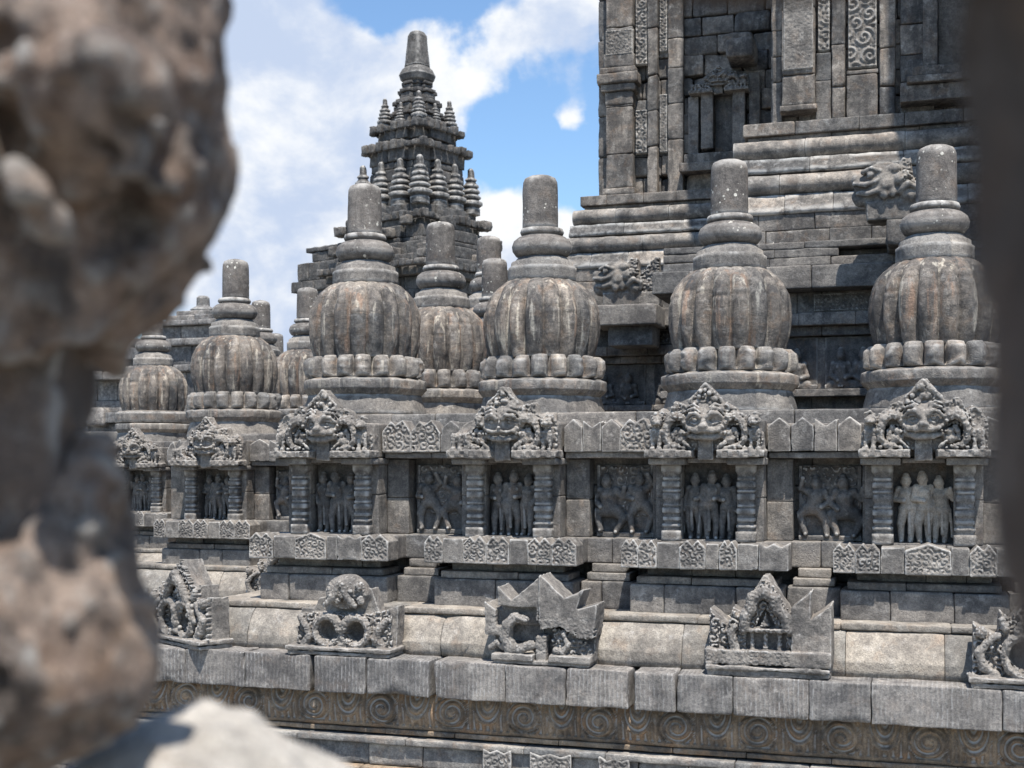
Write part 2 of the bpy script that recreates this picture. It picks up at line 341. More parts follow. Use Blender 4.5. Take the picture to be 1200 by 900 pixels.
class Vol:
    """carving: a signed-distance block of stone, meshed by surface nets"""
    def __init__(s, lo, hi, h=.011):
        s.lo = np.array(lo, float); s.h = h; s.n = np.ceil((np.array(hi)-s.lo)/h).astype(int)+1
        s.a = [s.lo[i]+h*np.arange(s.n[i]) for i in range(3)]; s.f = np.full(tuple(s.n), .5)
    def sub(s, lo, hi, mg):
        sl = []
        for i in range(3):
            i0 = max(0, int((lo[i]-mg-s.lo[i])/s.h)); i1 = min(s.n[i], int((hi[i]+mg-s.lo[i])/s.h)+2)
            if i1 <= i0: return None, None
            sl.append(slice(i0, i1))
        X = np.meshgrid(*[s.a[i][sl[i]] for i in range(3)], indexing='ij', sparse=True)
        return tuple(sl), X
    def join(s, sl, d, k, op):
        a = s.f[sl]
        if op > 0:
            hh = np.clip(.5+.5*(a-d)/k, 0, 1); s.f[sl] = a*(1-hh)+d*hh-k*hh*(1-hh)
        else:
            d = -d; hh = np.clip(.5+.5*(d-a)/k, 0, 1); s.f[sl] = a*(1-hh)+d*hh+k*hh*(1-hh)
    def cap(s, a, b, ra, rb=None, k=.015, op=1):
        rb = ra if rb is None else rb; a = np.array(a, float); b = np.array(b, float); m = max(ra, rb)
        sl, X = s.sub(np.minimum(a, b)-m, np.maximum(a, b)+m, k+3*s.h)
        if sl is None: return s
        ab = b-a; L2 = max(float(ab@ab), 1e-9)
        t = np.clip(((X[0]-a[0])*ab[0]+(X[1]-a[1])*ab[1]+(X[2]-a[2])*ab[2])/L2, 0, 1)
        d = np.sqrt((X[0]-a[0]-t*ab[0])**2+(X[1]-a[1]-t*ab[1])**2+(X[2]-a[2]-t*ab[2])**2)-(ra+(rb-ra)*t)
        s.join(sl, d, k, op); return s
    def path(s, pts, r0, r1=None, k=.012, op=1):
        r1 = r0 if r1 is None else r1; n = len(pts)-1
        for i in range(n): s.cap(pts[i], pts[i+1], r0+(r1-r0)*i/n, r0+(r1-r0)*(i+1)/n, k, op)
        return s
    def ball(s, c, r, k=.015, op=1):
        c = np.array(c, float); r = np.array([r]*3 if np.isscalar(r) else r, float)
        sl, X = s.sub(c-r, c+r, k+3*s.h)
        if sl is None: return s
        q = [(X[i]-c[i])/r[i] for i in range(3)]
        d = (np.sqrt(q[0]**2+q[1]**2+q[2]**2)-1)*r.min()
        s.join(sl, d, k, op); return s
    def box(s, lo, hi, r=.008, k=.006, op=1):
        lo = np.array(lo, float); hi = np.array(hi, float); c = (lo+hi)/2; h = (hi-lo)/2-r
        sl, X = s.sub(lo, hi, k+3*s.h)
        if sl is None: return s
        q = np.broadcast_arrays(*[np.abs(X[i]-c[i])-h[i] for i in range(3)])
        d = np.sqrt(sum(np.maximum(v, 0)**2 for v in q))+np.minimum(np.maximum(np.maximum(q[0], q[1]), q[2]), 0)-r
        s.join(sl, d, k, op); return s
    def poly(s, pts, y0, y1, k=.006, op=1):
        """polygon in x-z, extruded between y0 and y1"""
        pts = np.array(pts, float); lo = np.array([pts[:, 0].min(), y0, pts[:, 1].min()]); hi = np.array([pts[:, 0].max(), y1, pts[:, 1].max()])
        sl, X = s.sub(lo, hi, k+3*s.h)
        if sl is None: return s
        x, z = np.broadcast_arrays(X[0][:, 0, :], X[2][:, 0, :]); dd = np.full(x.shape, 9.); ins = np.zeros(x.shape, bool)
        for a, b in zip(pts, np.roll(pts, -1, 0)):
            e = b-a; t = np.clip(((x-a[0])*e[0]+(z-a[1])*e[1])/max(e@e, 1e-9), 0, 1)
            dd = np.minimum(dd, np.hypot(x-a[0]-t*e[0], z-a[1]-t*e[1]))
            cr = (a[1] > z) != (b[1] > z); xx = a[0]+(z-a[1])/(b[1]-a[1] if b[1] != a[1] else 1e-9)*e[0]; ins ^= cr & (x < xx)
        d2 = np.where(ins, -dd, dd)[:, None, :]; dy = np.abs(X[1]-(y0+y1)/2)-(y1-y0)/2
        d = np.maximum(d2, dy)
        s.join(sl, d, k, op); return s
    def carve(s, fn, amp, lo=None, hi=None):
        lo = s.lo if lo is None else np.array(lo); hi = s.lo+s.h*s.n if hi is None else np.array(hi)
        sl, X = s.sub(lo, hi, 0)
        if sl is None: return s
        x, z = np.broadcast_arrays(X[0][:, 0, :], X[2][:, 0, :])
        s.f[sl] = s.f[sl]-amp*fn(x, z)[:, None, :]; return s
    def rough(s, amp, sc, seed=0, oct=3):
        idx = np.nonzero(np.abs(s.f) < amp+3*s.h); p = np.stack([s.a[i][idx[i]] for i in range(3)], -1)
        s.f[idx] += amp*fbm(p+seed*2.1, sc, oct, seed); return s
    def add_to(s, mb, at=(0, 0, 0), tint=0.0):
        f = s.f; f[0] = f[-1] = .1; f[:, 0] = f[:, -1] = .1; f[:, :, 0] = f[:, :, -1] = .1
        ins = f < 0; c = f[:-1, :-1, :-1]*0; acc = np.zeros(c.shape+(3,)); cnt = np.zeros(c.shape)
        nx, ny, nz = c.shape
        def S_(o): return tuple(slice(o[i], o[i]+(nx, ny, nz)[i]) for i in range(3))
        for ax in range(3):
            for p in (0, 1):
                for q in (0, 1):
                    o = [0, 0, 0]; oo = [i for i in range(3) if i != ax]; o[oo[0]] = p; o[oo[1]] = q
                    o2 = list(o); o2[ax] = 1
                    A = f[S_(o)]; B = f[S_(o2)]; m = (A < 0) != (B < 0)
                    t = np.where(m, A/np.where(m, A-B, 1), 0)
                    for i in range(3): acc[..., i] += np.where(m, (t if i == ax else o[i]), 0)
                    cnt += m
        act = cnt > 0; ids = np.full(c.shape, -1, np.int64); ids[act] = np.arange(act.sum())
        ii = np.stack(np.nonzero(act), -1); V = s.lo+s.h*(ii+acc[act]/cnt[act][:, None])
        Q = []
        for ax, (u, v) in ((0, (1, 2)), (1, (2, 0)), (2, (0, 1))):
            sa = [slice(0, -1) if i == ax else slice(1, -1) for i in range(3)]; sb = list(sa); sb[ax] = slice(1, None)
            A = ins[tuple(sa)]; B = ins[tuple(sb)]; m = np.stack(np.nonzero(A != B), -1)
            if not len(m): continue
            base = m.copy()
            for i in range(3):
                if i != ax: base[:, i] += 1
            def cid(du, dv):
                b = base.copy(); b[:, u] += du; b[:, v] += dv; return ids[b[:, 0], b[:, 1], b[:, 2]]
            q = np.stack([cid(-1, -1), cid(0, -1), cid(0, 0), cid(-1, 0)], 1)
            fl = ~A[m[:, 0], m[:, 1], m[:, 2]]; q[fl] = q[fl][:, ::-1]; Q.append(q)
        if Q:
            Q = np.concatenate(Q); Q = Q[(Q >= 0).all(1)]
            # relax once for a smoother surface
            mb.add(V+np.array(at), Q, tint)
        return s

# ------------------------------------------------------------------ scene graph helpers
P0 = np.array([3.97, 12.2]); TH = -math.atan2(.299, .954); EX = np.array([math.cos(TH), math.sin(TH)]); EY = np.array([-math.sin(TH), math.cos(TH)])
def W(lx, ly, z=0.0):
    p = P0+lx*EX+ly*EY; return (p[0], p[1], z)
def obj(name, mb, mat, parent=None, smooth=True):
    me = mb if isinstance(mb, bpy.types.Mesh) else mb.mesh(name, smooth)
    if not me.materials: me.materials.append(mat)
    o = bpy.data.objects.new(name, me); COL.objects.link(o)
    if parent: o.parent = parent
    return o
def thing(name, label, cat, loc, rz=TH, group=None, scale=1.0):
    o = bpy.data.objects.new(name, None); COL.objects.link(o); o.empty_display_size = .2
    o.location = loc; o.rotation_euler = (0, 0, rz); o.scale = (scale,)*3; o['label'] = label; o['category'] = cat
    if group: o['group'] = group
    return o
def dup(root, loc, label, rz=None, scale=None, flip=False, skip=()):
    r = root.copy(); COL.objects.link(r); r.location = loc; r['label'] = label
    if rz is not None: r.rotation_euler = (0, 0, rz)
    if scale: r.scale = (scale,)*3
    def rec(a, b):
        for ch in list(a.children):
            if ch.name.split('.')[0] in skip: continue
            c = ch.copy(); COL.objects.link(c); c.parent = b; rec(ch, c)
    rec(root, r)
    return r

# ------------------------------------------------------------------ the setting: ground
gm = MB(); gm.add([(-1500, -600, 0), (1500, -600, 0), (1500, 2500, 0), (-1500, 2500, 0)], [(0, 1, 2, 3)])
g = obj('ground', gm, M_ground); g.location = (0, 0, -6.0); g['kind'] = 'structure'

# ------------------------------------------------------------------ carved pieces (built once, meshes shared)
def gable_block(mb, w, h, d, peaks, at=(0, 0, 0), carve=0.0, seed=0, hh=.011, cell=.085, tint=0.0):
    """block whose top runs in gables; peaks = list of (x, z) along the top"""
    v = Vol((-w/2-.03, -d-.03, -.03), (w/2+.03, .03, h+.06), hh)
    v.poly([(-w/2, 0), (w/2, 0)]+[(x, z) for x, z in reversed(peaks)], -d, 0)
    if carve:
        px_ = np.array([p[0] for p in peaks]); pz_ = np.array([p[1] for p in peaks])
        def pat(x, z):
            m = np.minimum(np.minimum(w/2-.012-np.abs(x), z-.015), (np.interp(x, px_, pz_)-.022-z)*.8)
            return np.where(m > 0, np.clip(spirals(x+seed*.37, z, cell, seed, cell*.5), -1, .25), .25)
        v.carve(pat, carve*.8, (-w, -d-.03, -.03), (w, -d+.028, 2))
    v.rough(.006, 9, seed); v.rough(.007, 3, seed+3)
    v.add_to(mb, at, tint)

STAND = dict(pelvis=(0, .50), chest=(0, .70), neck=(0, .82), head=(0, .905), shL=(-.105, .775), elL=(-.15, .62), haL=(-.10, .50), shR=(.105, .775), elR=(.15, .62), haR=(.12, .48),
             hipL=(-.055, .49), knL=(-.06, .27), ftL=(-.065, .03), hipR=(.055, .49), knR=(.06, .27), ftR=(.065, .03))
def figure(v, ox, oy, oz, H, k=.012, skirt=True, **over):
    j = dict(STAND); j.update({n: q for n, q in over.items() if n != 'fat'})
    dep = dict(knL=-.02, knR=-.02, haL=-.07, haR=-.07, elL=-.01, elR=-.01, head=-.03, neck=-.01, ftL=-.045, ftR=-.045)
    p = {n: np.array([ox+c[0]*H, oy+(c[2] if len(c) > 2 else dep.get(n, 0))*H, oz+c[1]*H]) for n, c in j.items()}
    fat = over.get('fat', 1.16); c = lambda a, b, ra, rb: v.cap(p[a], p[b], ra*H*fat, rb*H*fat, k*H/.7)
    for sd_ in 'LR':
        c('hip'+sd_, 'kn'+sd_, .072, .05); c('kn'+sd_, 'ft'+sd_, .05, .032)
        v.cap(p['ft'+sd_], p['ft'+sd_]+np.array([0, -.06, -.01])*H, .032*H, .026*H, k)
        c('sh'+sd_, 'el'+sd_, .042, .034); c('el'+sd_, 'ha'+sd_, .034, .028)
        c('chest', 'sh'+sd_, .075, .05); c('pelvis', 'hip'+sd_, .09, .08)
    c('pelvis', 'chest', .088, .10); c('chest', 'neck', .08, .04); c('neck', 'head', .04, .05)
    v.ball(p['head'], np.array([.07, .072, .082])*H, k)
    top = p['head']+np.array([0, .005, .07])*H
    v.cap(top-np.array([0, 0, .03])*H, top+np.array([0, .01, .005])*H, .064*H, .05*H, k)     # tall hairdress
    v.ball(p['head']+np.array([-.058, 0, -.01])*H, .022*H, k); v.ball(p['head']+np.array([.058, 0, -.01])*H, .022*H, k)
    v.ball(p['chest']+np.array([-.045, -.075, .02])*H, .035*H, k); v.ball(p['chest']+np.array([.045, -.075, .02])*H, .035*H, k)
    if skirt:
        a = p['pelvis']; v.ball(a+np.array([0, -.01, .01])*H, np.array([.115, .095, .035])*H, k*.6)           # hip girdle
        v.cap(a+np.array([0, -.09, -.02])*H, a+np.array([.01, -.075, -.36])*H, .022*H, .03*H, k*.6)             # sash between the legs
        for sx in (-1, 1): v.cap(a+np.array([.11*sx, -.02, 0])*H, a+np.array([.14*sx, -.01, -.40])*H, .018*H, .026*H, k*.6)
    return v

FIG_POSES = [dict(pelvis=(.05, .50), hipL=(-.02, .49), hipR=(.11, .49), knL=(-.07, .27), knR=(.10, .27), haL=(-.02, .62, -.12), elL=(-.17, .63), haR=(.16, .45)),
             dict(pelvis=(-.05, .50), hipL=(-.11, .49), hipR=(.02, .49), knR=(.08, .28), chest=(.01, .70), haR=(.03, .60, -.13), head=(.02, .90)),
             dict(pelvis=(.03, .5), chest=(-.01, .7), elR=(.18, .66), haR=(.15, .82), head=(-.02, .9))]
def niche_figure(pose, mir, seed, H):
    v = Vol((-.22*H/.7, -.13, -.02), (.22*H/.7, .10, H*1.12), .0085)
    po = {}
    for n, c in FIG_POSES[pose].items(): po[n] = c
    if mir:
        q = dict(STAND); q.update(po); po = {}
        for n, c in q.items():
            n2 = n[:-1]+{'L': 'R', 'R': 'L'}[n[-1]] if n[-1] in 'LR' else n
            po[n2] = (-c[0],)+tuple(c[1:])
    figure(v, 0, 0, 0, H, **po); v.rough(.004, 14, seed); mb = MB(); v.add_to(mb); return mb.mesh('carved_figure')
FIG_MESH = [niche_figure(i % 3, i >= 3, i, .64) for i in range(6)]

DANCE = [dict(pelvis=(.02, .48), chest=(-.02, .66), neck=(-.02, .77), head=(.0, .86), shL=(-.14, .72), elL=(-.22, .58), haL=(-.10, .56, -.1), shR=(.10, .72), elR=(.20, .80), haR=(.14, .95),
              hipL=(-.06, .46), knL=(-.16, .28), ftL=(-.12, .04), hipR=(.08, .46), knR=(.20, .30), ftR=(.12, .04)),
         dict(pelvis=(-.02, .44), chest=(.04, .62), neck=(.05, .73), head=(.03, .82), shL=(-.08, .69), elL=(-.20, .74), haL=(-.16, .90), shR=(.16, .67), elR=(.24, .53), haR=(.12, .46, -.1),
              hipL=(-.09, .42), knL=(-.22, .33), ftL=(-.12, .05), hipR=(.06, .42), knR=(.18, .24), ftR=(.20, .03)),
         dict(pelvis=(.0, .34), chest=(-.03, .53), neck=(-.03, .64), head=(-.05, .73), shL=(-.14, .60), elL=(-.23, .47), haL=(-.12, .38, -.1), shR=(.09, .60), elR=(.19, .52), haR=(.22, .66),
              hipL=(-.08, .32), knL=(-.20, .30), ftL=(-.13, .05), hipR=(.08, .32), knR=(.20, .22), ftR=(.10, .03))]
def relief_panel(kind, wid, hei, seed):
    """slab with dancing figures cut in high relief"""
    v = Vol((-wid/2-.02, -.16, -.02), (wid/2+.02, .09, hei+.02), .0095)
    v.box((-wid/2, 0, 0), (wid/2, .06, hei))
    v.box((-wid/2, -.05, 0), (wid/2, .05, .05)); v.box((-wid/2, -.03, 0), (-wid/2+.035, .05, hei)); v.box((wid/2-.035, -.03, 0), (wid/2, .05, hei))
    g = rng(seed)
    sets = [[(0, -.155, .62), (1, .15, .62)], [(2, -.16, .7), (0, .155, .62)], [(1, -.155, .62), (2, .16, .7)], [(0, -.16, .6), (2, .02, .76), (1, .19, .62)]][kind % 4]
    for po, x, H in sets:
        figure(v, x*wid/.6, -.025, .04, H*hei/.72, skirt=False, fat=1.25, **DANCE[po])
    # foliage behind the dancers
    v2 = Vol(v.lo, v.lo+v.h*(v.n-1), v.h); v2.box((-wid/2+.04, -.018, .30*hei), (wid/2-.04, .05, hei-.02)); v2.carve(lambda x, z: spirals(x+seed, z, .11, seed, .07), .008)
    v.f = np.minimum(v.f, v2.f)
    v.rough(.006, 12, seed); mb = MB(); v.add_to(mb); return mb.mesh('carved_relief')
REL_MESH = [relief_panel(i, .60, .74, i+40) for i in range(4)]

def kala(seed, worn=0.0):
    """monster-mask antefix: pointed crown, bulging eyes, arms arching down to little beasts"""
    v = Vol((-.64, -.34, -.14), (.64, .09, .72), .0095)
    out = [(-.55, 0), (.56, 0), (.56, .26), (.50, .37), (.42, .41), (.37, .37), (.31, .48), (.24, .46), (.19, .40), (.15, .50), (.03, .645), (-.02, .64), (-.14, .49), (-.17, .40), (-.21, .46), (-.29, .41), (-.36, .31), (-.47, .27), (-.54, .16)]
    v.poly(out, -.10, .06)
    v.carve(lambda x, z: np.clip(spirals(x+seed, z+.02, .10, seed, .06), -1, .3), .013, (-.7, -.13, -.1), (.7, -.075, .8))
    v.poly([(-.19, .36), (.19, .36), (.155, .475), (.02, .635), (-.02, .635), (-.155, .475)], -.15, 0, k=.02)
    v.carve(lambda x, z: np.clip(spirals(x+seed+3, z, .075, seed+2, .05), -1, .4), .020, (-.15, -.19, .42), (.15, -.13, .6))
    v.path([(-.185, -.14, .41), (-.15, -.14, .48), (0, -.14, .63), (.15, -.14, .48), (.185, -.14, .41)], .018, .018, .012)
    v.ball((0, -.10, .265), (.185, .155, .175), .03)                                    # face
    for sx in (-1, 1):
        v.ball((.088*sx, -.247, .285), .036, .016, op=-1)
        v.ball((.088*sx, -.212, .283), (.029, .024, .022), .008)                        # eye
        v.path([(.035*sx, -.238, .292), (.07*sx, -.248, .318), (.11*sx, -.235, .316), (.14*sx, -.205, .29)], .012, .010, .006); v.path([(.045*sx, -.238, .262), (.088*sx, -.24, .246), (.13*sx, -.212, .262)], .011, .009, .006)
        for q in range(3): v.path([(.15*sx, -.205, .30-.03*q), (.175*sx, -.18, .285-.035*q), (.185*sx, -.16, .25-.035*q)], .009, .007, .005)
        v.path([(.03*sx, -.255, .315), (.075*sx, -.265, .352), (.13*sx, -.235, .345), (.175*sx, -.19, .30)], .024, .016, .012)   # brow
        v.path([(.04*sx, -.235, .36), (.09*sx, -.235, .40), (.155*sx, -.195, .385), (.19*sx, -.16, .33)], .018, .012, .01)
        v.path([(.05*sx, -.22, .405), (.10*sx, -.20, .44), (.16*sx, -.165, .42)], .014, .01, .01)
        v.path([(.0, -.262, .198), (.07*sx, -.252, .186), (.13*sx, -.215, .196), (.175*sx, -.165, .225)], .030, .024, .016)         # lip curling up
        v.ball((.205*sx, -.15, .40), (.04, .04, .055), .015); v.ball((.205*sx, -.18, .40), .018, .01, op=-1)                    # ear
        # arm arching outward and down
        arc = [(.17*sx, -.15, .25), (.225*sx, -.17, .315), (.29*sx, -.175, .325), (.35*sx, -.17, .275), (.385*sx, -.165, .19), (.38*sx, -.165, .10), (.335*sx, -.165, .045), (.27*sx, -.165, .03)]
        v.cap((.275*sx, -.2, .16), (.275*sx, .02, .16), .075, .07, .015, op=-1)
        v.path(arc, .042, .034, .012)
        v.path([(x*.97, y-.036, z*.97+.004) for x, y, z in arc[1:]], .012, .010, .006)
        for t in range(8):
            a = math.pi*(.02+.14*t); v.ball((sx*(.275+.118*math.cos(a)), -.195, .17+.125*math.sin(a)), .021, .006)
        v.ball((.235*sx, -.14, .10), (.065, .05, .055), .012); v.ball((.225*sx, -.15, .165), .043, .012); v.ball((.195*sx, -.185, .165), .02, .006); v.path([(.27*sx, -.14, .2), (.30*sx, -.15, .16), (.31*sx, -.15, .1)], .026, .02, .01)    # little beast
        v.path([(.20*sx, -.19, .075), (.16*sx, -.20, .045), (.13*sx, -.19, .02)], .022, .014, .01)
        for q in range(5): v.ball(((.20+.045*q)*sx, -.19, .02+.012*(q % 2)), .024, .008)
        # lion at the end
        lx = .475*sx
        v.ball((lx, -.13, .15), (.06, .075, .10), .02); v.ball((lx-.005*sx, -.185, .275), (.062, .06, .058), .012)
        v.ball((lx-.01*sx, -.245, .262), (.038, .03, .026), .01); v.box((lx-.045, -.265, .225), (lx+.035, -.2, .243), op=-1)
        for ex_ in (-.028, .022): v.ball((lx+ex_, -.236, .297), .013, .004)
        for ex_ in (-.035, .035):
            v.cap((lx+ex_, -.18, .18), (lx+ex_, -.185, .02), .024, .02, .01); v.ball((lx+ex_, -.205, .012), .026, .008)
        v.path([(lx-.05, -.15, .33), (lx, -.17, .35), (lx+.05, -.15, .32)], .018, .018, .01)
    v.path([(0, -.235, .335), (0, -.262, .27)], .022, .026, .012); v.ball((0, -.278, .228), (.042, .04, .032), .012)     # nose
    for sx in (-1, 1): v.ball((.034*sx, -.272, .218), .018, .008)
    v.path([(-.16, -.15, .145), (-.08, -.20, .122), (0, -.212, .118), (.08, -.20, .122), (.16, -.15, .145)], .03, .03, .015)  # jaw
    g = rng(seed+60)
    for i in range(34):
        x_ = g.uniform(-.17, .17); z_ = g.uniform(.385, .60)
        if abs(x_) < .20-(z_-.385)*.85: v.ball((x_, -.15-.02*g.random(), z_), g.uniform(.018, .03), .008)
    for sx in (-1, 1):
        for i in range(14):
            a_ = -.5+i*.2; v.ball((sx*(.275+.165*math.cos(a_)), -.115, .17+.18*math.sin(a_)), g.uniform(.022, .034), .01)
    if worn > .4: v.ball((-.44, -.2, .30), (.16, .2, .14), .03, op=-1); v.ball((.42, -.2, .42), (.1, .2, .08), .03, op=-1)
    if .1 < worn < .4: v.ball((.50, -.22, .30), (.12, .14, .11), .03, op=-1)
    v.box((-.075, -.135, -.10), (.075, .03, .10), .01, .015)
    for q in (-.045, -.015, .015, .045): v.cap((q, -.145, -.08), (q, -.145, .09), .008, .008, .004, op=-1)
    for x0, x1 in ((-.57, -.115), (.115, .58)): v.box((x0, -.235, -.075), (x1, .05, 0), .008, .012)
    v.carve(lambda x, z: -np.clip(np.cos(x*62)*8, -1, 1)*(z < -.012)*(z > -.058), .005, (-.6, -.3, -.08), (.6, -.18, 0))
    v.carve(lambda x, z: np.clip(spirals(x+seed*2, z, .065, seed+4, .044), -1, .2)*np.clip((np.abs(x)-.15)*20, .25, 1)*(z > .02), .0065, (-.6, -.3, .0), (.6, -.07, .7))
    v.rough(.008, 20, seed); v.rough(.012+.02*worn, 6, seed+7)
    mb = MB(); v.add_to(mb); return mb.mesh('kala_mask')
KALA = [kala(1), kala(5, .3), kala(9, .6)]

def baluster(mb, x, y, z0, z1, w, seed=0):
    """ringed square-cut niche pillar"""
    h = z1-z0; p = [(.50, 0), (.50, .13), (.40, .14), (.40, .17), (.47, .19), (.47, .215), (.36, .235)]
    for c, hw, rr_ in ((.29, .03, .43), (.40, .045, .46), (.47, .02, .42), (.585, .05, .44), (.66, .02, .43), (.745, .045, .46), (.82, .02, .42)):
        p += [(.385, c-hw), (rr_, c-hw*.6), (rr_, c+hw*.6), (.385, c+hw)]
    p += [(.38, .86), (.47, .90), (.50, .92), (.50, 1.0)]
    t = MB(); lathe(t, [(r*w, zz*h) for r, zz in p], 40, amp=.006, seed=seed, sq=5, step=.02)
    mb.add(np.concatenate(t.v)+np.array([x, y, z0]), np.concatenate(t.q))

# ------------------------------------------------------------------ one niche bay of the balustrade
def ledge_carvings(parent, kinds, seed):
    """stones of the projecting ledge, carved and plain ones in turn"""
    x = -.80; g = rng(seed)
    for i, (wd_, kd) in enumerate(kinds):
        mb = MB(); c = x+wd_/2; a = wd_/2-.003; H = .255
        if kd == 'c': gable_block(mb, wd_-.006, H, .30, [(-a, H-.055), (-a*.42, H+.018), (0, H-.035), (a*.42, H+.018), (a, H-.055)], (0, 0, 0), .018, seed+i, cell=.075)
        elif kd == 'p': gable_block(mb, wd_-.006, H, .30, [(-a, H-.04), (0, H+.025), (a, H-.04)], (0, 0, 0), .018, seed+i, cell=.07)
        elif kd == 'z': gable_block(mb, wd_-.006, H, .29, [(-a, H-.0), (-a*.5, H-.035), (0, H), (a*.5, H-.035), (a, H)], (0, 0, 0), 0, seed+i)
        else: gable_block(mb, wd_-.006, H, .285, [(-a, H-.01), (a, H-.01)], (0, 0, 0), 0, seed+i)
        o = obj('ledge_stone', mb, M_carve if kd in 'cp' else M_step, parent); o.location = (c, -.34, -1.035)
        x += wd_
LEDGE = [[(.20, 'c'), (.22, 'b'), (.25, 'c'), (.24, 'c'), (.19, 'b'), (.25, 'c'), (.25, 'c')],
         [(.17, 'c'), (.18, 'c'), (.22, 'b'), (.25, 'c'), (.13, 'b'), (.17, 'c'), (.20, 'b'), (.28, 'z')],
         [(.20, 'c'), (.22, 'c'), (.22, 'b'), (.40, 'p'), (.16, 'b'), (.22, 'c'), (.18, 'b')],
         [(.28, 'c'), (.26, 'b'), (.36, 'p'), (.12, 'b'), (.28, 'z'), (.30, 'c')]]
def niche_bay(lx, ly, dz, label, kal, ledge, figs, pale=False, seed=0, base=True):
    t = thing('niche_shrine', label, 'niche', W(lx, ly, dz), TH, 'carved niches along the balustrade')
    mb = MB()
    course(mb, -.74, .74, -.52, .0, -1.50, -1.205, .52, seed+1, r=.022)
    obj('plinth', mb, M_step, t)
    mb = MB(); course(mb, -.68, .68, -.48, .0, -1.205, -1.13, .6, seed+2); course(mb, -.60, .60, -.36, .0, -1.13, -1.035, .5, seed+3)
    obj('step_course', mb, M_wall, t)
    mb = MB(); course(mb, -.79, .79, -.34, .0, -1.035, -.785, .55, seed+6); lg = obj('ledge', mb, M_step, t)
    ledge_carvings(lg, LEDGE[ledge], seed)
    for a, b in ((-.53, -.27), (.27, .53)):
        mb = MB(); block(mb, a, b, -.25, .0, -.785, -.36, seed=seed+7, tint=-.05); block(mb, a, b, -.253, .0, -.36, -.04, seed=seed+8, tint=.06)
        obj('jamb', mb, M_wall, t)
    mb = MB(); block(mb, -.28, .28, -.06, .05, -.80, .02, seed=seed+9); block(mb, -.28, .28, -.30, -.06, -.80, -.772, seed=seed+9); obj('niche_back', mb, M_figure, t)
    mb = MB(); block(mb, -.56, -.20, -.50, .0, -.04, .028, seed=seed+10); block(mb, .20, .56, -.50, .0, -.04, .028, seed=seed+11); course(mb, -.53, .53, -.36, .1, .032, .40, .4, seed+14)
    block(mb, -.195, .195, -.40, 0, -.02, .028, seed=seed+12); obj('lintel', mb, M_step, t)
    for sx in (-1, 1):
        mb = MB(); baluster(mb, .365*sx, -.27, -.785, -.04, .20, seed+sx); obj('pillar', mb, M_wall, t)
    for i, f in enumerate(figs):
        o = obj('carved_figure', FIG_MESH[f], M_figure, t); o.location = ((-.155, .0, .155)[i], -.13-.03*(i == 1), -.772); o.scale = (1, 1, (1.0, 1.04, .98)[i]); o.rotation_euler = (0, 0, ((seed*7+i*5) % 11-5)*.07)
        if pale:
            o.material_slots[0].link = 'OBJECT'; o.material_slots[0].material = M_figure_pale
    o = obj('kala_mask', KALA[kal], M_carve, t); o.location = (0, -.37, .105)
    if seed % 2: o.scale = (-1, 1, 1)
    return t

# ------------------------------------------------------------------ balustrade walls
def merlons(parent, x0, x1, y, z, kinds, seed):
    ws = [{'C': 1.75, 'c': 1.45, 'z': 1.0, 'r': 1.1}[q] for q in kinds]; u_ = (x1-x0)/sum(ws); x = x0
    for i, kd in enumerate(kinds):
        wd_ = ws[i]*u_; mb = MB(); a = wd_/2-.003; H = .32
        if kd in 'cC': gable_block(mb, wd_-.006, H, .26, [(-a, H-.10), (-a*.45, H+.005), (-a*.1, H-.035), (a*.4, H+.02), (a, H-.12)], (0, 0, 0), .02, seed+i, cell=.10)
        elif kd == 'r': gable_block(mb, wd_-.006, H, .22, [(-a, H-.16), (-a*.3, H-.06), (a*.4, H-.02), (a, H-.14)], (0, 0, 0), 0, seed+i)
        else: gable_block(mb, wd_-.006, H, .25, [(-a, H-.0), (0, H-.075), (a, H-.0)] if (seed+i) % 3 == 0 else [(-a, H-.07), (0, H+.012), (a, H-.07)], (0, 0, 0), 0, seed+i, tint=rng(seed+i).uniform(-.15, .15))
        o = obj('merlon', mb, M_carve if kd in 'cC' else M_step, parent); o.location = (x+wd_/2, y, z); x += wd_

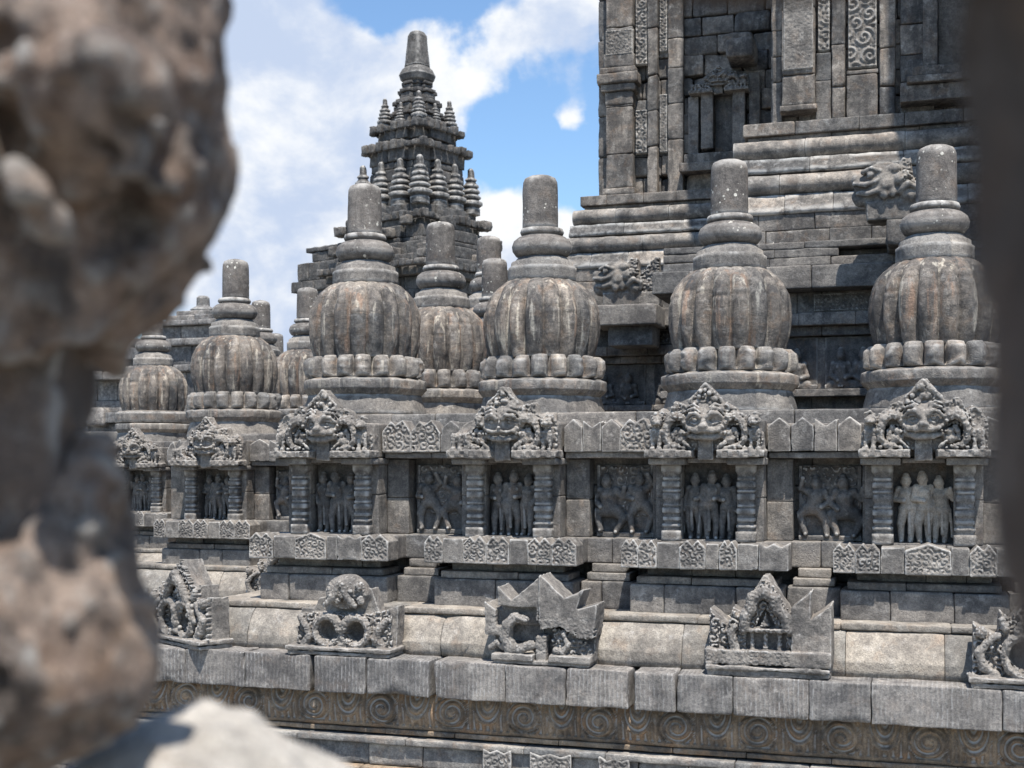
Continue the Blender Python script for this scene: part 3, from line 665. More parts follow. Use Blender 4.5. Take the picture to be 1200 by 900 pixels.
def balustrade(name, label, x0, x1, bays, ly, dz, mer, seed, rels):
    t = thing('balustrade_wall', label, 'wall', W(0, ly, dz))
    mb = MB()
    for i, (a, b) in enumerate(((-1.5, -1.2), (-1.2, -1.02), (-1.02, -.76), (-.76, -.5), (-.5, -.25), (-.25, .06))):
        course(mb, x0, x1, .20, .6, a, b, .6, seed+i)
    obj('wall_core', mb, M_wall, t)
    edges = [x0]
    for b in sorted(bays): edges += [b-.74, b+.74]
    edges.append(x1)
    pl = MB(); st = MB(); cp = MB(); pil = MB()
    for i in range(0, len(edges), 2):
        a, b = edges[i], edges[i+1]
        if b-a < .05: continue
        course(pl, a+.004, b-.004, -.27, .22, -1.5, -1.21, .33, seed+20+i, r=.02)
        course(st, a+.06, b-.06, -.22, .22, -1.21, -1.13, .5, seed+30+i); course(st, a+.1, b-.1, -.17, .22, -1.13, -1.04, .5, seed+40+i)
        course(st, a-.1, b+.1, -.11, .22, -1.04, -.785, .42, seed+50+i)
    obj('plinth', pl, M_step, t); obj('step_course', st, M_step, t)
    sb = sorted(bays)
    spans = [(sb[i]+.53, sb[i+1]-.53) for i in range(len(sb)-1)]
    if sb[0]-.53-x0 > .2: spans = [(x0, sb[0]-.53)]+spans
    if x1-sb[-1]-.53 > .2: spans.append((sb[-1]+.53, x1))
    mh = None
    for i, (a, b) in enumerate(spans):
        L = b-a
        if L > .9:
            c = a+.60 if L < 1.6 else a+.60
            for u, v_ in ((a+.004, a+.255), (c+.315, min(b-.004, c+.5))):
                block(pil, u, v_, -.03, .2, -.785, -.40, seed=seed+60+i, tint=.10); block(pil, u, v_, -.03, .2, -.40, .02, seed=seed+61+i, tint=-.08)
            if L > 1.6:
                course(pil, c+.55, b, -.02, .2, -.785, .02, .5, seed+77)
            if i < len(rels):
                o = obj('relief_panel', REL_MESH[rels[i]], M_figure, t); o.location = (c, .135, -.785)
        else:
            course(pil, a+.004, b-.004, -.03, .2, -.785, .02, .4, seed+66+i)
        course(cp, a+.03, b-.03, -.16, .3, .025, .09, .6, seed+70+i)
        if i < len(mer) and mer[i]: merlons(t, a+.03, b-.03, .045, .092, mer[i], seed*3+i*17)
    obj('pilaster', pil, M_wall, t); obj('cornice', cp, M_step, t)
    top = MB(); course(top, x0, x1, .02, .5, .095, .37, .7, seed+80); course(top, x0+.1, x1, .30, 1.75, .30, .52, .75, seed+81, r=.02)
    obj('coping', top, M_step, t)
    back = MB()
    for i, (a, b) in enumerate(((-1.5, -.9), (-.9, -.3), (-.3, .29))): course(back, x0, x1, .62, 1.7, a, b, .9, seed+90+i)
    obj('inner_wall', back, M_wall, t)
    return t
balustrade('a', 'front balustrade wall with zigzag merlons and four kala niches', -6.72, 3.6, [-.05, -2.05, -4.1, -6.1], 0, 0,
           [['c', 'c', 'z'], ['z', 'z', 'z', 'C'], ['z', 'z', 'z', 'z'], ['z']*8], 3, [0, 1, 2, 3])
balustrade('b', 'set-back balustrade wall behind the left end of the front one', -11.0, -6.95, [-10.1], 4.35, -.1, [['r', 'z'], ['z', 'z', 'r', 'z', 'z', 'z', 'z', 'z']], 201, [0, 2])
balustrade('c', 'farthest balustrade wall, half hidden by the near rough stone', -14.7, -11.2, [-13.7], 7.85, -.15, [['z', 'r'], ['z', 'r', 'z', 'z', 'z', 'z']], 301, [1, 3])

niche_bay(-.05, 0, 0, 'niche with three pale sandy figures, nearest the dark stone on the right', 1, 2, (0, 4, 2), True, 10)
niche_bay(-2.05, 0, 0, 'niche with a sharp crowned kala, under the bell with the lichen spotted pinnacle', 0, 1, (3, 1, 0), False, 21)
niche_bay(-4.1, 0, 0, 'niche straight above the plain grey zigzag antefix of the terrace', 2, 0, (4, 1, 5), False, 32)
niche_bay(-6.1, 0, 0, 'niche at the left end of the front wall, its kala bleached pale', 1, 3, (2, 4, 1), False, 43)
niche_bay(-10.1, 4.35, -.1, 'smaller set-back niche with dark figures, left of the bleached kala', 2, 0, (0, 1, 3), False, 54)
niche_bay(-13.7, 7.85, -.15, 'farthest niche, small and next to the blurred rough stone', 0, 1, (5, 4, 0), False, 65)

def side_wall(label, x0, x1, y0, y1, zt, seed):
    t = thing('balustrade_wall', label, 'wall', W(x0, y0, 0)); mb = MB()
    for i, (a, b) in enumerate(((-1.5, -.9), (-.9, -.3), (-.3, .2))): course(mb, 0, x1-x0, 0, y1-y0, a, b, .9, seed+i, cell=.3)
    obj('wall_core', mb, M_wall, t); mb = MB()
    n = int((y1-y0)/.9)
    for i in range(n): course(mb, -.05, x1-x0+.05, i*(y1-y0)/n, (i+1)*(y1-y0)/n-.005, .2, zt, .8, seed+9+i, cell=.2)
    obj('coping', mb, M_step, t)
side_wall('balustrade wall running back behind the front bells', -7.0, -5.3, 1.8, 8.6, .5, 400)
side_wall('balustrade wall running back behind the smaller left bell', -11.4, -9.4, 6.2, 10.2, .45, 410)
side_wall('farthest run of balustrade wall behind the left bells', -17.2, -12.4, 9.7, 19.0, .6, 420)

# ------------------------------------------------------------------ bell finials
def groove(n, depth, pw, ph=0.0):
    def f(T, Z): return 1-depth*(1-np.abs(np.cos((T+ph)*n/2))**pw)
    return f
def ratna(label, loc, seed, rz=0.0, scale=1.0, knobs=True, plain=False):
    t = thing('bell_finial', label, 'finial', loc, rz, 'ribbed stone bell finials on the balustrades', scale)
    # heights are measured from the drum's foot at z = 0 (0.50 m above the niche lintels)
    def seg(nj, ph, d=.012):
        return (lambda T, Z: 1-d*np.exp(-(((((T+ph)*nj/(2*math.pi)) % 1)-.5)/(.006*nj))**2)), (lambda T, Z: .22*noise3(np.stack([np.floor((T+ph)*nj/(2*math.pi)+.5) % nj, T*0, T*0], -1), 1.7, seed+nj))
    f_, t_ = seg(9, seed); mb = MB(); lathe(mb, [(.70, 0), (.715, .03), (.70, .10), (.66, .235)], 180, f_, amp=.008, seed=seed, tint=t_); obj('drum', mb, M_step, t)
    mb = MB(); lathe(mb, [(.66, .235), (.675, .25), (.715, .295), (.722, .303), (.724, .31), (.724, .392), (.721, .40), (.714, .405), (.66, .425), (.60, .43)], 200, (lambda T, Z, f=seg(8, seed*2)[0]: f(T, Z)*(1-.012*np.cos(T*8)*(Z > .25)-.05*np.clip(fbm(np.stack([np.cos(T), np.sin(T), Z*3], -1)+seed, 3.5, 4, seed)-.22, 0, 1))), amp=.016, seed=seed+1, tint=seg(8, seed*2)[1]); obj('base_plate', mb, M_knob, t)
    mb = MB()
    if knobs:
        lathe(mb, [(.58, .428), (.66, .436), (.705, .465), (.718, .54), (.705, .63), (.655, .675), (.58, .685)], 288, lambda T, Z: 1-.24*(1-np.abs(np.cos(T*9))**.55)*np.clip((Z-.42)*20, 0, 1)-.10*np.clip(fbm(np.stack([np.cos(T), np.sin(T), Z*2], -1)+seed, 3, 3, seed)-.15, 0, 1), amp=.026, seed=seed+2, step=.022, tint=lambda T, Z: .28*noise3(np.stack([np.floor(T*9/math.pi+.5) % 18, T*0, T*0], -1), 1.7, seed+3))
    else:
        lathe(mb, [(.62, .428), (.70, .436), (.715, .50), (.715, .62), (.66, .65), (.58, .66)], 96, amp=.014, seed=seed+2)
    obj('knob_ring' if knobs else 'base_ring', mb, M_knob, t)
    bell = [(.585, .66), (.605, .72), (.634, .82), (.652, .92), (.660, 1.04), (.653, 1.16), (.626, 1.27), (.578, 1.37), (.512, 1.45), (.438, 1.51), (.36, 1.548)]
    n = 18
    def fr(T, Z):
        a = np.abs(np.cos((T+.1)*n/2)); rib = np.floor((T+.1)*n/2/math.pi+.5) % n
        wid = .5+.5*noise3(np.stack([rib, T*0, T*0], -1), 1.3, seed)
        top = np.clip((1.52-Z)*5, .4, 1)
        g_ = 1-.15*(1-a**(.42+.4*wid))*top
        jz = np.where(wid > .45, .95+.4*wid, 5)
        P = np.stack([np.cos(T), np.sin(T), Z], -1)
        return g_-.02*np.exp(-((Z-jz)/.012)**2)-.05*np.clip(fbm(P+seed, 3.2, 4, seed)-.2, 0, 1)
    def rib_tint(T, Z):
        rib = np.floor((T+.1)*n/2/math.pi+.5) % n; q = rib*0
        wid = .5+.5*noise3(np.stack([rib, q, q], -1), 1.3, seed)
        jz = np.where(wid > .45, .95+.4*wid, 5)
        return .30*noise3(np.stack([rib, (Z > jz)*3.3, q], -1), 1.7, seed+9)
    mb = MB(); lathe(mb, bell, 360, fr, amp=.014, seed=seed+3, step=.02, tint=rib_tint); obj('ribbed_bell', mb, M_bell, t)
    mb = MB(); lathe(mb, [(.37, 1.53), (.385, 1.545), (.385, 1.68), (.365, 1.695), (.355, 1.70), (.35, 1.745), (.31, 1.765), (.28, 1.80)], 160, (lambda T, Z, f=seg(7, seed*3)[0]: f(T, Z)*(1-.012*np.cos(T*8))), amp=.01, seed=seed+4, tint=seg(7, seed*3)[1]); obj('neck_drum', mb, M_step, t)
    mb = MB(); lathe(mb, [(.22, 1.78), (.25, 1.81), (.30, 1.83), (.335, 1.88), (.342, 1.93), (.32, 1.99), (.27, 2.03), (.225, 2.045), (.215, 2.055), (.24, 2.065), (.25, 2.09), (.235, 2.125), (.20, 2.135)], 72, amp=.008, seed=seed+5); obj('collar', mb, M_pin, t)
    mb = MB(); lathe(mb, [(.200, 2.125), (.202, 2.2), (.197, 2.58), (.192, 2.65), (.172, 2.695), (.12, 2.72), (.05, 2.735)], 56, amp=.007, seed=seed+6); o = obj('pinnacle', mb, M_pin, t); g = rng(seed+50); o.rotation_euler = (g.uniform(-.008, .008), g.uniform(-.008, .008), g.uniform(0, 6))
    return t
B0 = .5
ratna('bell finial cut off by the dark stone at the right edge', W(.07, 1, B0), 1, .2)
ratna('bell finial with lichen spotted pinnacle, second from the right in front row', W(-2.02, 1, B0), 2, .3)
ratna('bell finial with an orange stained rib, standing against the sky between tower and spire', W(-4.12, 1, B0-.03), 3, .1)
r4 = ratna('tall grey bell finial in front of the distant spire, above the bleached kala', W(-6.28, 1, B0+.02), 4, .25)
r5 = ratna('bell finial with cream and rust streaks, left of the big grey one', (-4.41, 20.35, .36), 5, .1, 1.04)
ratna('broad grey bell finial just below the overhanging rough stone, without knobs', (-7.2, 25.7, .31), 6, .2, 1.03, False)
ratna('bell finial half hidden behind the tall grey one, its pinnacle before the spire', (-.97, 17.5, B0+.03), 7, .3)
dup(r5, (-3.74, 23.4, B0+.02), 'small bell finial peeping out on the left of the tall grey bell', 1.0, .97)
dup(r4, (-5.29, 27, B0+.15), 'pinnacle showing just right of the cream streaked bell', .6, 1.0)
dup(r4, (-6.26, 34, B0+.15), 'shortest pinnacle, farthest back, right of the cream streaked bell', 1.4, 1.0)
dup(r4, (-.25, 19.0, B0-.12), 'plain pinnacle low beside the orange stained bell', 2.0, .96)
rr = dup(r5, (-.36, 21.0, B0+.45), 'pinnacle rising behind the low plain one, left of the orange stained bell', 2.6, 1.0)
mb = MB(); course(mb, -.8, .8, -.8, .8, -.5, 0.0, .8, 460, cell=.3); obj('pedestal', mb, M_wall, rr)

# ------------------------------------------------------------------ terrace in front
TX0, TX1 = -8.15, 3.8
def terrace(label, x0, x1, ly, dz, joints, seed, main=True):
    t = thing('stone_terrace', label, 'terrace', W(0, ly, dz))
    mb = MB()
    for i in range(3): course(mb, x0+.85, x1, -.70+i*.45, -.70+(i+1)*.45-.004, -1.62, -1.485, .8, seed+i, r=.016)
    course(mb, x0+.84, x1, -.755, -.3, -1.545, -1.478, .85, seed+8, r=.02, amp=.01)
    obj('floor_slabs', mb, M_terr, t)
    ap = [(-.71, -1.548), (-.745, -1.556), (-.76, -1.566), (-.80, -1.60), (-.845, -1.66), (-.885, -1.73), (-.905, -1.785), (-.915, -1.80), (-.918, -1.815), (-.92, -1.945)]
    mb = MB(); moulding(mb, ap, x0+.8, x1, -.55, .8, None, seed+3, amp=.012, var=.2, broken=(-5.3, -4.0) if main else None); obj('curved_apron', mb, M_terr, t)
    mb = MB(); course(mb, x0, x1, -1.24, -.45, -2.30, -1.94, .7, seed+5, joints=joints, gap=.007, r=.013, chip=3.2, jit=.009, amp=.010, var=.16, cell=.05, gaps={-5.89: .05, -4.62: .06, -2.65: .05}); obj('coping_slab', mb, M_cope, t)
    # lotus scroll frieze under the slab
    def lotus(x, z):
        P = .74; u = (x+10) % P-P/2; v_ = z-.19
        r = np.hypot(u, v_*1.05); th = np.arctan2(v_, u)
        sg = np.where(np.floor((x+10)/P) % 2 > 0, 1, -1)
        med = np.where(r < .035, .7, np.clip(np.cos(2*math.pi*r/.058+sg*th), -1.1, .7))
        arch = np.hypot(np.abs(u)-P/2, (z-.34)*.62); flut = np.where(arch < .155, np.cos(2*math.pi*arch/.05), np.cos(u*95)*.8)
        return np.where(z < .035, .6, np.where(r < .158, med, np.where(r < .178, -1.2, flut)))
    nx = int((x1-x0)/.0125); nz = 34; X, Z = np.meshgrid(np.linspace(x0+.05, x1, nx), np.linspace(0, .36, nz), indexing='ij')
    yb = -1.02-.0+.16*np.cos((Z/.36)*math.pi*.5)*0+.05*np.sin(Z/.36*math.pi)*-1
    wv = np.stack([X, Z, Z*0], -1)
    y = yb-.022*np.clip(lotus(X, Z), -1.2, .7)+.02*fbm(wv, 4, 3, seed)
    mb = MB(); V = np.stack([X, y, Z-2.66], -1)
    V = np.concatenate([V, V[:, -1:]*np.array([1, 0, 1])+np.array([0, -.5, 0]), ], 1); V = np.concatenate([V[:, :1]*np.array([1, 0, 1])+np.array([0, -.5, 0]), V], 1)
    mb.add(V.reshape(-1, 3), grid_quads(nx, nz+2, flip=False)[:, ::1]); obj('lotus_frieze', mb, M_ochre, t)
    mb = MB()
    course(mb, x0+.02, x1, -1.06, -.45, -2.715, -2.665, .8, seed+11); obj('fillet', mb, M_ochre, t)
    mb = MB(); course(mb, x0-.05, x1, -1.16, -.45, -2.80, -2.735, .9, seed+12, r=.02); course(mb, x0, x1, -1.10, -.45, -3.02, -2.80, .62, seed+13, var=.3, r=.02); obj('plain_band', mb, M_band, t)
    mb = MB(); course(mb, x0, x1, -1.2, -.45, -3.10, -3.02, .8, seed+14); obj('lower_ledge', mb, M_ochre, t)
    mb = MB()
    for i in range(5): course(mb, x0+.1, x1, -.9, -.3, -3.1-.58*(i+1), -3.1-.58*i, .8, seed+15+i, cell=.2)
    obj('base_wall', mb, M_wall, t)
    # carved stones set in the band
    if main:
        for i, px in enumerate((-3.95, -3.42, -2.8)):
            mb = MB(); a = .14 if i != 1 else .2; gable_block(mb, 2*a, .25, .06, [(-a, .25), (-a*.5, .215), (0, .245), (a*.5, .215), (a, .25)], (0, 0, 0), .016, i+3, cell=.08)
            o = obj('carved_stone', mb, M_relief, t); o.location = (px, -1.1, -3.02)
    # returns at the left end, going back along the side
    mb = MB()
    for i in range(4):
        for za, zb, o_ in ((-1.62, -1.48, .85), (-1.94, -1.62, .72), (-2.30, -1.94, .0), (-2.72, -2.30, .2), (-3.1, -2.72, .1), (-6, -3.1, .2)):
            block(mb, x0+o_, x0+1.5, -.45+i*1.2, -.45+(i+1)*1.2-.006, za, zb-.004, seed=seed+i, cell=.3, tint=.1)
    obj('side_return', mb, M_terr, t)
    return t
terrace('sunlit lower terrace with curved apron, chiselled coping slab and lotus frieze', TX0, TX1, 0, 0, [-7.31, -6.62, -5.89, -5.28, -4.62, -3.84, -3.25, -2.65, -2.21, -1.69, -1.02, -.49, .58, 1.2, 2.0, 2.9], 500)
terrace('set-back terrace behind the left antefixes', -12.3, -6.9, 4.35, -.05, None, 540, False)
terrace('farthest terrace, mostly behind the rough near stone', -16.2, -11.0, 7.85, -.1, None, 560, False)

# ------------------------------------------------------------------ antefixes on the terrace
def antefix(kind, label, lx, ly, z, rz=TH, group='carved antefixes on the terrace edge', scale=1.0):
    t = thing('antefix', label, 'antefix', W(lx, ly, z), rz, group, scale)
    v = Vol((-.66, -.26, -.02), (.66, .26, .92), .009)
    sp = lambda s_, c=.1, l=.055: (lambda x, zz: np.clip(spirals(x+s_, zz, c, s_, l), -1, .35))
    full = [(-.54, .06), (.54, .06), (.54, .50), (.36, .42), (.33, .60), (.27, .54), (.03, .84), (-.03, .84), (-.27, .54), (-.33, .60), (-.36, .42), (-.54, .50)]
    def rings(k0, sx, cx, cz, r, y):
        arc = [(cx+sx*r*math.cos(a), y, cz+r*1.05*math.sin(a)) for a in np.linspace(math.pi*.95, -math.pi*.75, 14)]
        v.cap((cx, y-.1, cz), (cx, y+.09, cz), r*.75, r*.7, .01, op=-1); v.path(arc, .045, .032, .01); v.path([(x, yy-.036, z_) for x, yy, z_ in arc], .011, .009, .005)
    if kind == 'worn':
        v.poly([(-.53, .06), (.54, .06), (.56, .5), (.36, .42), (.27, .66), (.12, .6), (-.3, .55), (-.36, .45), (-.5, .44)], -.02, .16)
        v.poly([(-.52, .06), (.52, .06), (.5, .46), (.2, .40), (-.2, .42), (-.5, .40)], -.10, .06); v.carve(sp(3), .024, (-.6, -.14, .05), (.6, -.07, .6))
        rings(0, -1, -.16, .24, .135, -.13); rings(0, 1, .15, .24, .135, -.13); v.poly([(-.07, .08), (.07, .08), (0, .30)], -.15, 0); v.carve(sp(5, .07, .04), .008, (-.1, -.3, .06), (.1, 0, .3))
        for sx in (-1, 1): v.path([(.42*sx, -.10, .09), (.36*sx, -.12, .18), (.40*sx, -.12, .28), (.48*sx, -.1, .36)], .05, .03, .015)
        v.ball((.02, -.02, .62), (.23, .15, .18), .03); v.ball((.0, -.18, .52), (.10, .1, .13), .02, op=-1)
        g = rng(4)
        for i in range(16): v.ball((g.uniform(-.2, .24), -.13-.04*g.random(), g.uniform(.5, .72)), g.uniform(.022, .042), .008)
        for sx in (-1, 1): v.path([(.03*sx, -.15, .68), (.08*sx, -.17, .58), (.16*sx, -.17, .50)], .04, .03, .012)
        v.box((-.56, -.20, .0), (.54, .17, .035), .006); v.box((-.58, -.22, .045), (.56, .17, .085), .006)
    elif kind == 'plain':
        v.poly([(-.55, .27), (-.40, .25), (-.27, .36), (-.01, .42), (.0, .84), (-.28, .60), (-.42, .73), (-.42, .50), (-.55, .58)], -.14, .2)
        v.poly([(.0, .34), (.20, .37), (.38, .27), (.52, .27), (.56, .60), (.36, .54), (.42, .72), (.24, .64), (0, .86)], -.15, .2)
        v.poly([(-.01, .40), (-.01, .84), (.01, .86), (.01, .36)], -.155, 0); v.poly([(-.42, .36), (-.03, .36), (-.03, .54), (-.40, .54)], -.05, .1)
        v.poly([(-.5, .06), (.5, .06), (.5, .4), (-.5, .4)], .02, .2)
        v.box((-.44, -.2, .36), (-.04, -.02, .545), op=-1); v.box((-.43, .0, .2), (.0, .1, .56))
        arc = [(-.30, -.1, .14), (-.345, -.1, .24), (-.33, -.11, .36), (-.25, -.12, .44), (-.16, -.11, .42)]
        v.path(arc, .075, .045, .015); v.path([(x+.03, y-.05, z_) for x, y, z_ in arc], .02, .018, .006); v.path([(-.3, -.1, .12), (-.2, -.12, .14), (-.1, -.1, .18)], .05, .05, .012)
        v.path([(-.5, -.08, .14), (-.44, -.1, .20), (-.38, -.08, .14)], .035, .03, .012)
        v.poly([(.10, .10), (.50, .10), (.46, .20), (.34, .32), (.12, .34)], -.09, .05); v.carve(sp(8, .095, .055), .024, (.08, -.13, .08), (.52, -.06, .36))
        v.path([(.14, -.1, .14), (.22, -.12, .13), (.27, -.12, .2), (.23, -.12, .30)], .03, .025, .01)
        v.box((-.47, -.19, .035), (-.06, .17, .10), .006); v.box((.09, -.19, .035), (.50, .17, .10), .006); v.box((-.05, -.13, .0), (.06, .1, .28), .02); v.box((-.45, -.16, -.0), (.48, .17, .04), .006)
    elif kind == 'half':
        v.poly([(-.54, .22), (.55, .22), (.55, .66), (.54, .66), (.36, .52), (.37, .76), (.24, .64), (.20, .56), (-.02, .92 - .02), (-.06, .9), (-.25, .56), (-.33, .60), (-.36, .46), (-.54, .58)], -.04, .2)
        v.poly([(-.53, .22), (-.06, .22), (.2, .24), (.2, .56), (-.0, .86), (-.06, .86), (-.26, .54), (-.34, .58), (-.38, .44), (-.53, .56)], -.12, .05); v.carve(sp(12, .085, .05), .027, (-.6, -.15, .2), (.215, -.09, .9))
        v.poly([(.20, .22), (.55, .22), (.55, .66), (.37, .52), (.37, .77), (.20, .62)], -.17, .18)
        v.path([(-.22, -.14, .42), (-.2, -.15, .54), (-.16, -.15, .60), (-.14, -.15, .70), (-.04, -.15, .76), (.06, -.15, .70), (.08, -.15, .60), (.15, -.15, .54), (.17, -.15, .42)], .05, .05, .012)
        v.poly([(-.12, .44), (.06, .44), (-.03, .62)], -.2, -.03, op=-1); v.poly([(-.08, .44), (.02, .44), (-.03, .58)], -.13, -.03)
        v.box((-.20, -.2, .24), (.16, -.05, .40), .01, op=-1)
        for x in (-.15, -.03, .09): v.cap((x, -.10, .24), (x, -.10, .38), .028, .02, .01)
        v.box((-.22, -.17, .39), (.17, 0, .43), .008); v.path([(-.3, -.13, .24), (-.34, -.14, .38), (-.3, -.13, .44)], .05, .03, .012)
        v.box((-.56, -.20, .10), (.55, .19, .235), .012); v.box((-.55, -.21, .055), (.54, .19, .088), .005); v.box((-.54, -.18, .0), (.54, .18, .05), .006)
        v.rough(.014, 6, 5)
    else:
        v.poly(full, -.04, .14); v.poly(full, -.10, .04); v.carve(sp(21 if kind == 'carved' else 33, .09, .052), .026, (-.6, -.13, .05), (.6, -.07, .9))
        rings(0, -1, -.15, .26, .16, -.13); rings(0, 1, .15, .26, .16, -.13); v.ball((0, -.12, .24), (.05, .06, .1), .015); v.ball((0, -.16, .36), .04, .012)
        v.path([(-.2, -.13, .46), (-.1, -.15, .60), (0, -.15, .70), (.1, -.15, .60), (.2, -.13, .46)], .045, .045, .012)
        for sx in (-1, 1):
            v.path([(.38*sx, -.12, .10), (.46*sx, -.13, .16), (.50*sx, -.13, .28), (.44*sx, -.13, .36), (.36*sx, -.12, .42)], .045, .03, .012); v.ball((.48*sx, -.12, .44), .05, .012)
            v.path([(.30*sx, -.11, .48), (.33*sx, -.12, .55)], .04, .03, .01); v.path([(.40*sx, -.14, .09), (.5*sx, -.16, .07), (.58*sx, -.12, .10)], .03, .014, .008)
        v.box((-.56, -.20, .0), (.56, .16, .035), .005); v.box((-.58, -.22, .047), (.58, .16, .085), .006)
    if kind != 'plain': v.carve(lambda x, z_: np.clip(spirals(x+7, z_, .062, 19, .042), -1, .2)*(z_ > .10)*((x < .2) | (kind != 'half')), .0065, (-.6, -.26, .09), (.6, -.075, .9))
    else: v.carve(lambda x, z_: np.clip(spirals(x+7, z_, .062, 19, .042), -1, .2)*(z_ < .46+.3*(x < 0)*(x > -.38)), .006, (-.5, -.20, .11), (.52, -.03, .5))
    if kind in ('carved', 'corner'):
        g = rng(len(label))
        for i in range(70):
            x_ = g.uniform(-.5, .5); z_ = g.uniform(.1, .72)
            if z_ < .78-abs(x_)*.95 and v.f[tuple(((np.array((x_, -.03, z_))-v.lo)/v.h).astype(int))] < 0: v.ball((x_, -.12-.025*g.random(), z_), g.uniform(.018, .034), .008)
    v.rough(.007, 18, 3); v.rough(.010, 6, 9)
    mb = MB(); v.add_to(mb); obj('carved_block', mb, M_carve if kind != 'plain' else M_step, t)
    return t
AZ = -1.938; AL = -1.02
antefix('corner', 'scrolled corner antefix beside the rough near stone', -7.5, -.86, AZ, TH-.5, scale=1.06)
antefix('worn', 'weathered antefix with two round scroll holes and a broken lumpy top', -5.58, AL, AZ)
antefix('plain', 'plain grey restored antefix with zigzag gable and a few scroll fragments below', -3.52, AL, AZ)
antefix('half', 'antefix half finely carved and half left smooth, on a thick stone base', -1.38, AL, AZ)
antefix('carved', 'finely scrolled antefix cut by the lower right edge', .93, AL, AZ, scale=1.06)
antefix('corner', 'small worn antefix set back between the corner one and the niche ledge', -8.55, 3.33, AZ-.05)
antefix('plain', 'antefix fragments with broken blocks on the set-back terrace', -7.45, 3.33, AZ-.05)

def low_row(x, seed, label, kind):
    t = thing('antefix', label, 'antefix', W(x, -1.02, -3.55), TH, 'carved antefixes below the band'); mb = MB()
    gable_block(mb, .78, .44, .16, [(-.39, .30), (-.22, .40), (-.14, .32), (0, .45), (.14, .32), (.22, .40), (.39, .30)], (0, 0, 0), .022, seed, cell=.11); obj('carved_block', mb, M_relief, t)
low_row(-5.3, 3, 'low scroll antefix peeping up at the bottom edge beside the pale rock', 0)
low_row(-3.0, 5, 'low scroll antefix at the bottom edge below the plain zigzag one', 0)

# ------------------------------------------------------------------ the temple tower and its basement
def seated_panel(kind, seed):
    v = Vol((-.52, -.17, -.02), (.52, .09, .72), .014)
    v.box((-.5, 0, 0), (.5, .06, .7)); v.box((-.5, -.1, 0), (.5, .05, .06))
    for i, x in enumerate((-.27, .05, .33) if kind else (-.24, .2)):
        figure(v, x, -.03, -.06, .86, skirt=False, pelvis=(0, .16), chest=(0, .38), neck=(0, .50), head=(0, .59), shL=(-.12, .45), elL=(-.17, .28), haL=(-.05, .2, -.1), shR=(.12, .45), elR=(.17, .28), haR=(.08, .24, -.1),
               hipL=(-.06, .15), knL=(-.19, .14), ftL=(.02, .12), hipR=(.06, .15), knR=(.19, .14), ftR=(-.02, .12))
    v.rough(.006, 9, seed); mb = MB(); v.add_to(mb); return mb.mesh('seated_relief')
SEAT = [seated_panel(0, 3), seated_panel(1, 7)]
def relief_strip(name, parent, x0, x1, y, z0, z1, cell, seed, mat=M_relief, amp=.02, lam=None):
    nx = max(6, int((x1-x0)/.016)); nz = max(6, int((z1-z0)/.016))
    X, Z = np.meshgrid(np.linspace(x0, x1, nx), np.linspace(z0, z1, nz), indexing='ij')
    e = np.minimum(np.minimum(X-x0, x1-X), np.minimum(Z-z0, z1-Z)) < .025
    H = np.where(e, .6, np.clip(spirals(X+seed, Z, cell, seed, lam or max(cell*.32, .045)), -1, .5)); Y = y-amp*H
    Y[0] = Y[-1] = y+.08; Y[:, 0] = Y[:, -1] = y+.08
    mb = MB(); mb.add(np.stack([X, Y, Z], -1).reshape(-1, 3), grid_quads(nx, nz)[:, ::-1]); return obj(name, mb, mat, parent)
torus = lambda y0, z0, z1, b: [(y0+b*.9, z0), (y0+b*.35, z0+.01)]+[(y0+b*.35-b*.85*math.sin(a), (z0+z1)/2-(z1-z0)*.47*math.cos(a)) for a in np.linspace(.15, math.pi-.15, 12)]+[(y0+b*.35, z1-.01), (y0+b*.9, z1)]
tw = thing('temple_tower', 'great carved stone temple tower with stepped mouldings at upper right', 'temple', W(0, 0, 0))
